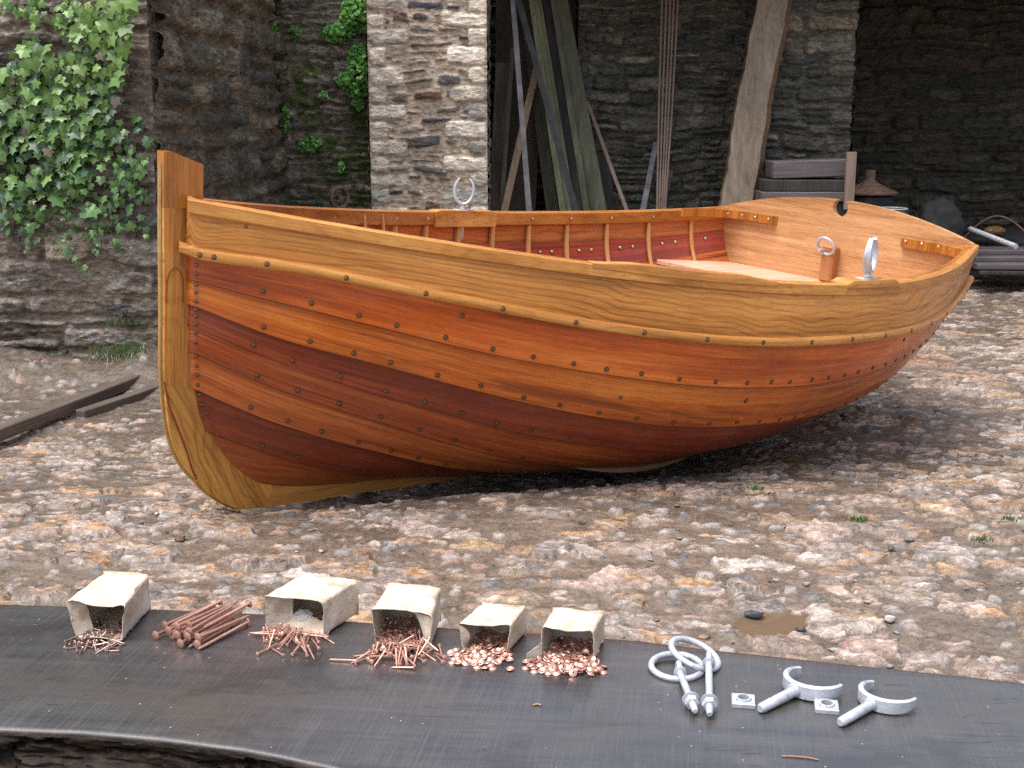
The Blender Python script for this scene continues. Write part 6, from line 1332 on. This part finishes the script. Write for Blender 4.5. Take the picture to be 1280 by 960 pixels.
def packet(i):
    a, b, ux, w, dv, dep, h = BOXG[i]; sd = BOXES[i][4]; spd = SPREAD[i]
    rs = np.random.RandomState(sd*7)
    o0 = np.array([(a[0]+b[0])/2, (a[1]+b[1])/2, ZT]); e = empty('paper_packet', o0); tag(e, BLAB[i], 'paper packet', 'paper packets on the bench')
    mb = MB(); th = .0009
    def P(s, t, k):      # s across -.5...5, t depth 0..1, k height 0..1
        fl = (1-t)*spd*(1 if s > 0 else 1.3)
        x = s*(w+fl*2*(k)*.8)
        zz = k*h*(1-.05*t*(sd % 3 == 0))+.0008
        cr = (fbm(np.array(s*4+sd), np.array(t*4+k*3), sd, 3, sd)-.5)*(.013 if sd == 1 else .009)*(.3+.7*k)
        p = ux*(x+cr*(.6 if abs(s) > .45 else 0))+dv*(t*dep)+np.array([0, 0, zz+(cr*.8 if k > .8 else 0)])
        return p
    def sheet(fn, nu=9, nv=9, thick=th, nrm=None):
        G = np.array([[fn(u, v) for v in np.linspace(0, 1, nv)] for u in np.linspace(0, 1, nu)])
        du = np.gradient(G, axis=0); dv_ = np.gradient(G, axis=1); n = np.cross(du, dv_); n /= np.maximum(np.linalg.norm(n, axis=2, keepdims=True), 1e-9)
        strip(mb, G, G-n*thick)
    jag = [rs.uniform(-.02, .03) for _ in range(11)]
    amp = .0062 if sd == 1 else .0036
    # rounded square tube of paper swept from the mouth to the back
    def ring(ins):
        hw, hh, r = .5, .5, .09; pts = []
        for cx_, cy_, a0 in ((hw-r, 1-r, 0), (-hw+r, 1-r, 90), (-hw+r, r, 180), (hw-r, r, 270)):
            for k_ in range(5):
                an = R(a0+k_*22.5); pts.append((cx_+r*math.cos(an), cy_+r*math.sin(an)))
            if a0 in (0, 180):
                pts += [(cx_+(-1 if a0 == 0 else 1)*(2*(hw-r))*q_/7, 1.0 if a0 == 0 else 0.0) for q_ in range(1, 7)]
            else:
                sx_ = -hw if a0 == 90 else hw; y0_, y1_ = (1-r, r) if a0 == 90 else (r, 1-r)
                pts += [(sx_, y0_+(y1_-y0_)*q_/6) for q_ in range(1, 6)]
        return pts
    RG = ring(0); nr_ = len(RG); nt_ = 15
    def tubept(s_, k_, t_, j):
        t0 = float(np.interp(j/nr_*11 % 11, np.arange(11), jag))*(2.4 if i == 2 else 1.0)*(1 if k_ > .5 else .4)
        t = t0+t_*(1-t0); p = P(s_, t, k_)
        n_ = (np.abs(fbm(np.array(s_*3.1+sd*3), np.array(t*3.4+k_*3.7), sd*1.7, 4, sd+40)-.5)-.12)*2*amp
        out = ux*(s_*2)+np.array([0, 0, (k_-.5)*2 if k_ > .05 else 0]); out = out/max(np.linalg.norm(out), .3)
        sag = -.05*h*(1 if k_ > .9 else 0)*math.sin(min(max(s_+.5, 0), 1)*math.pi)*(1.6 if sd in (1, 4) else .6)
        return p+out*n_+np.array([0, 0, sag])
    Gt = np.array([[tubept(a_, b_, t_, j) for j, (a_, b_) in enumerate(RG+RG[:1])] for t_ in np.linspace(0, 1, nt_)])
    cen = Gt.mean(axis=1, keepdims=True); inn = Gt-(Gt-cen)/np.maximum(np.linalg.norm(Gt-cen, axis=2, keepdims=True), 1e-6)*.0012
    strip(mb, Gt, inn)
    sheet(lambda u, v: P(-.51+1.02*u, .965, .0+1.0*v), 7, 7)
    # folded flaps at the mouth
    if i in (0, 1): sheet(lambda u, v: P(-.5, 0, .04+.92*v)+ux*(u*w*.30)+dv*(u*.30*w*.9)+np.array([0, 0, -.1*u*h*v]), 5, 7)
    if i == 1: sheet(lambda u, v: P(-.5+v, .0, .0)+np.array([0, 0, u*h*.26*(1-.3*math.sin(v*9))])+dv*(.012+.02*u), 5, 13)
    if i == 2: sheet(lambda u, v: P(.5, 0, v*.9)-ux*(u*w*.34*(1-.55*v*0-.9*(1-v)*u))+dv*(u*.012), 5, 7)
    if i == 4: sheet(lambda u, v: P(-.5, 0, .5*v)-ux*(u*.020)+np.array([0, 0, -u*.25*h*v])-dv*(u*.012), 4, 5)
    if i == 3: sheet(lambda u, v: P(-.5, 0, .15+.7*v)+ux*(u*.014*math.sin(v*3.1))+dv*(u*.006), 4, 7)
    if i in (0, 2): sheet(lambda u, v: P(-.5+.25+v*.7, 0, .0)+np.array([0, 0, .0+u*.012*math.sin(v*3.1)+.001])-dv*(u*.016*math.sin(v*3.1)), 4, 9)
    # back to the packet's own frame
    # (points are already relative to the front middle of the base)
    mb.build('wrapper', PAPER, e, ang=40)
    if i == 1:
        t = NT('cellophane'); t.fin((.8, .82, .84), .12, t.bump(t.noise(t.coord('Object', (60,)*3), 1, 4), .8, .002), Alpha=.35, Specular_IOR_Level=.8)
        bm = bmesh.new(); bmesh.ops.create_icosphere(bm, subdivisions=3, radius=1); Q_ = np.array([q.co[:] for q in bm.verts]); F_ = [[x.index for x in f.verts] for f in bm.faces]; bm.free()
        Q_ = Q_*(.6+.8*fbm(Q_[:, 0]*2+5, Q_[:, 1]*2+5, Q_[:, 2]*2+5, 3, 4))[:, None]*np.array([.018, .010, .012])+(ux*(-.002)+dv*.03+np.array([0, 0, .022])); mk('cellophane', Q_, F_, t.m, e, smooth=False)
for i in range(5): packet(i)
# ------------------------------------------------------------------ nails and washers
def nail_mesh(name, ln, r, hr, mat, hth=.0014, sides=8, tip=True):
    """head at origin side +Z top, shank down to -ln ; centred on its middle"""
    mb = MB(); c = ln/2
    prof = [(0, c+hth), (hr*.75, c+hth*.9), (hr, c+hth*.4), (hr*.95, c), (r*1.3, c-hth*.6), (r, c-hth*1.5), (r*.92, -c+r*3), (r*.35, -c)]
    mb.lathe(prof, None, sides); me = mb.build(name, mat); d = me.data; bpy.data.objects.remove(me); return d
def rove_mesh(name, r, mat):
    mb = MB(); mb.lathe([(r, -.0012), (r*.93, -.0002), (r*.45, .0016), (r*.22, .0022), (r*.20, .0008), (r*.42, .0004), (r*.9, -.0016)], None, 14, closed=True)
    me = mb.build(name, mat); d = me.data; bpy.data.objects.remove(me); return d
KINDS_ = {
 'A': ('copper_nail', nail_mesh('copper_nail', .026, .0013, .0029, M['bronze_nail']), 'small pale copper nail from the crumpled packet at the left end', 'small nails spilling from the leftmost packet'),
 'B': ('copper_spike', nail_mesh('copper_spike', .116, .0030, .0080, M['copper_dull'], .0022, 10), 'long thick round headed copper nail in the loose bundle between two packets', 'bundle of long copper nails'),
 'C': ('copper_nail', nail_mesh('copper_nail', .047, .0015, .0036, M['copper']), 'thin copper nail from the largest packet', 'thin copper nails before the largest packet'),
 'D': ('copper_nail', nail_mesh('copper_nail', .038, .0016, .0044, M['copper']), 'wide headed copper nail from the middle packet', 'copper nails spilling from the middle packet'),
 'E': ('copper_washer', rove_mesh('copper_washer', .0070, M['copper']), 'small dished copper washer from the smaller washer packet', 'washers spilling from the smaller packet'),
 'F': ('copper_washer', rove_mesh('copper_washer', .0070, M['copper']), 'small dished copper washer from the rightmost packet', 'washers spilling from the rightmost packet')}
from mathutils import Quaternion
CATS = {'A': 'nail', 'B': 'nail', 'C': 'nail', 'D': 'nail', 'E': 'washer', 'F': 'washer'}
def place_nails():
    for k, lst in POSES.items():
        nm, me, lab, grp = KINDS_[k]
        for (x, y, z, qw, qx, qy, qz) in lst:
            if k == 'B': continue
            o = bpy.data.objects.new(nm, me); COL.objects.link(o); o.rotation_mode = 'QUATERNION'
            o.location = (x/1e4, y/1e4, z/1e4); o.rotation_quaternion = Quaternion((qw/100, qx/100, qy/100, qz/100)).normalized(); tag(o, lab, CATS[k], grp)
if 'POSES' in globals(): place_nails()
def spikes():
    rs = random.Random(12); p0 = sz(222, 806); p1 = sz(300, 766); d = p1-p0; d /= np.linalg.norm(d); side = np.array([d[1], -d[0], 0]); c = np.array(sz(256, 789)); nm, me, lab, grp = KINDS_['B']
    for row, (n, zz) in enumerate(((9, .0085), (8, .0190), (5, .0285))):
        for k in range(n):
            flip = rs.random() < .14; a = math.atan2(-d[1], -d[0])+R(rs.uniform(-5, 5))+(math.pi if flip else 0)
            p = c+side*((k-(n-1)/2)*.0125+rs.uniform(-.002, .002)+.003*row)+d*(rs.uniform(-.013, .013)+.004*row)
            dd = Vector((math.cos(a), math.sin(a), .035 if not row else rs.uniform(-.03, .04))).normalized()
            o = bpy.data.objects.new(nm, me); COL.objects.link(o); o.rotation_mode = 'QUATERNION'; o.location = (p[0], p[1], ZT+zz-(.002 if row == 0 else 0)); o.rotation_quaternion = dd.to_track_quat('Z', 'Y'); tag(o, lab, 'nail', grp)
    p = sz(429, 827); me = KINDS_['C'][1]; o = bpy.data.objects.new('copper_nail', me); COL.objects.link(o); o.location = (p[0], p[1], ZT+.003); o.rotation_mode = 'QUATERNION'; o.rotation_quaternion = Vector((1, -.12, .02)).normalized().to_track_quat('Z', 'Y'); tag(o, 'single thin copper nail lying apart, between the largest and the middle packet', 'nail')
spikes()
# ------------------------------------------------------------------ galvanised fittings on the bench
def frame_xy(p0, p1):
    """matrix whose -Z axis runs from p0 to p1 (flat), Y up-ish: a rowlock lying on its side"""
    d = Vector(p1-p0); d.z = 0; d.normalize(); zax = -d; yax = Vector((0, 0, 1)); xax = yax.cross(zax)
    return Matrix((xax, yax, zax)).transposed().to_4x4()
for (u0, v0, u1, v1, sc, lab) in [(990, 864, 950, 886, 1.0, 'galvanised rowlock lying on the bench, left one of the pair'), (1086, 881, 1050, 903, .94, 'galvanised rowlock lying on the bench, right one of the pair nearest the edge')]:
    h_ = .013*sc; p0 = sz(u0, v0, ZT+h_); p1 = sz(u1, v1, ZT+.008)
    Mx = Matrix.Translation(p0) @ frame_xy(p0, p1)
    e = empty('rowlock', mat=Mx @ Matrix.Scale(sc, 4)); tag(e, lab, 'rowlock', 'rowlocks lying on the bench')
    crescent_mesh('horns', rad=.0395, w=.0125, th=.0048, open_=62, neckh=.010).build('horns', M['galv'], e)
    Ls = np.linalg.norm(p1-p0)/sc
    mb = MB(); mb.tube([(0, 0, .012), (0, -.002, 0), (0, -.005, -Ls*.95), (0, -.005, -Ls)], [.0085, .0082, .0078, .0055], 14); mb.build('shank', M['galv'], e)
for j, (u, v, lab) in enumerate([(929, 879, 'square galvanised plate with a round hole, between the ring bolts and left lying rowlock'), (1033, 886, 'square galvanised plate with a round hole, between the two lying rowlocks')]):
    p = sz(u, v); e = empty('socket_plate', p); e.rotation_euler.z = R(-9-2*j); tag(e, lab, 'metal plate', 'socket plates on the bench')
    s = .0175; rh = .0088; mb = MB()
    n = 24; ring = [(rh*math.cos(a), rh*math.sin(a)) for a in np.linspace(0, 2*math.pi, n+1)[:-1]]
    def sq(a):
        c, s_ = math.cos(a), math.sin(a); m = max(abs(c), abs(s_)); return (s*c/m, s*s_/m)
    an = np.linspace(0, 2*math.pi, n+1)[:-1]+math.pi/4*0
    V = []
    for a in an: V.append((*sq(a), .0005))
    for a in an: V.append((*sq(a), .0065))
    for a in an: V.append((sq(a)[0]*.94, sq(a)[1]*.94, .0075))
    for a in an: V.append((.0125*math.cos(a), .0125*math.sin(a), .0075))
    for a in an: V.append((.0118*math.cos(a), .0118*math.sin(a), .0105))
    for a in an: V.append((rh*math.cos(a), rh*math.sin(a), .0105))
    for a in an: V.append((rh*math.cos(a), rh*math.sin(a), .0005))
    F = [(r*n+k, r*n+(k+1) % n, (r+1) % 7*n+(k+1) % n, (r+1) % 7*n+k) for r in range(7) for k in range(n)]
    mb.add(V, F); mb.build('plate', M['galv'], e, ang=25)
def ringbolt(eye, tip, ringc, ringn, rr, lab, lift):
    pe = sz(*eye, ZT+.012+lift); pt = sz(*tip, ZT+.011)
    d = Vector(pt-pe); Ln = d.length; d.normalize(); e = empty('ring_bolt', pe); tag(e, lab, 'ring bolt', 'galvanised ring bolts')
    q = d.to_track_quat('Z', 'Y').to_matrix().to_4x4()
    mb = MB(); mb.lathe([(.0055, .006), (.0105, .007), (.0105, .0095), (.0055, .011), (.0055, Ln-.012), (.0048, Ln-.002), (.0035, Ln)], q, 14)
    up = Vector((0, 0, 1)); sd = d.cross(up).normalized()
    mb.tube([Vector(d)*(-.004)+ (Vector(d)*math.cos(a)+up.cross(sd)*0+up*math.sin(a))*.0098 for a in np.linspace(0, 2*math.pi, 17)[:-1]], .0045, 8, closed=True)
    mb.build('eye_bolt', M['galv'], e)
    mb = MB(); z0 = Ln-.026
    mb.lathe([(.0058, z0-.0105), (.0135, z0-.0100), (.0135, z0-.0085), (.0058, z0-.008)], q, 20)
    mb.build('washer', M['galv'], e)
    mb = MB(); mb.lathe([(.0055, z0-.0072), (.0098, z0-.0072), (.0112, z0-.006), (.0112, z0+.003), (.0098, z0+.0042), (.0055, z0+.0042)], q, 6); mb.build('nut', M['galv'], e, ang=20)
    nr = Vector(ringn).normalized(); qr = nr.to_track_quat('Z', 'Y').to_matrix(); c = Vector(sz(*ringc, ZT+.006))-Vector(pe)+Vector((0, 0, lift))
    mb = MB(); mb.tube([c+qr @ Vector((rr*math.cos(t), rr*math.sin(t), 0)) for t in np.linspace(0, 2*math.pi, 41)[:-1]], .0052, 12, closed=True); mb.build('ring', M['galv'], e)
ringbolt((849, 838), (869, 889), (846, 833), (0, -.06, 1), .041, 'galvanised ring bolt whose ring lies flat on the bench, the lower left one', 0)
ringbolt((886, 826), (887, 893), (868, 826), (.36, -.12, 1), .041, 'galvanised ring bolt whose ring leans over the other ring, the right one', .012)
# shavings
t_ = NT('shaving'); t_.fin((.35, .2, .12), .8)
for (u, v, l, lab) in [(671, 883, .012, 'tiny reddish wood chip on the bench below the washers'), (1000, 949, .05, 'thin curled straw on the near edge of the bench')]:
    p = sz(u, v); mb = MB(); mb.tube([(l*(t-.5), .004*math.sin(t*2.5), .0012+.0006*math.sin(t*3)) for t in np.linspace(0, 1, 9)], [.0011 if l > .02 else .0016]*9, 5); o = mb.build('wood_shaving', t_.m); o.location = p; o.rotation_euler.z = R(-14); tag(o, lab, 'wood shaving')
# ------------------------------------------------------------------ light
EL, AZ = R(70), R(215)      # sun: high, from the left and a little in front
sun = bpy.data.lights.new('sun', 'SUN'); sun.energy = 1.3; sun.angle = R(40); sun.color = (1.0, .965, .92)
so = bpy.data.objects.new('sun', sun); COL.objects.link(so)
sd = Vector((-.52, -.30, 0)).normalized()*math.cos(EL)+Vector((0, 0, math.sin(EL)))
so.rotation_euler = sd.to_track_quat('Z', 'Y').to_euler()
w = bpy.data.worlds.new('World'); SC.world = w; w.use_nodes = True; nt = w.node_tree
bg = nt.nodes['Background']; sky = nt.nodes.new('ShaderNodeTexSky'); sky.sky_type = 'NISHITA'; sky.sun_disc = False
sky.sun_elevation = EL; sky.sun_rotation = math.atan2(sd.x, sd.y); sky.air_density = 1.0; sky.dust_density = 4.0; sky.ozone_density = 1.0
hs = nt.nodes.new('ShaderNodeHueSaturation'); hs.inputs['Saturation'].default_value = .5
nt.links.new(sky.outputs[0], hs.inputs['Color']); nt.links.new(hs.outputs[0], bg.inputs['Color']); bg.inputs['Strength'].default_value = .135
vs = SC.view_settings; vs.view_transform = 'Standard'; vs.look = 'None'; vs.exposure = 1.12; vs.gamma = 1; vs.use_curve_mapping = False
SC.cycles.max_bounces = 6; SC.cycles.diffuse_bounces = 3; SC.cycles.glossy_bounces = 3; SC.cycles.transparent_max_bounces = 6; SC.cycles.caustics_reflective = False; SC.cycles.caustics_refractive = False
SC.cycles.use_denoising = False; SC.cycles.use_adaptive_sampling = False
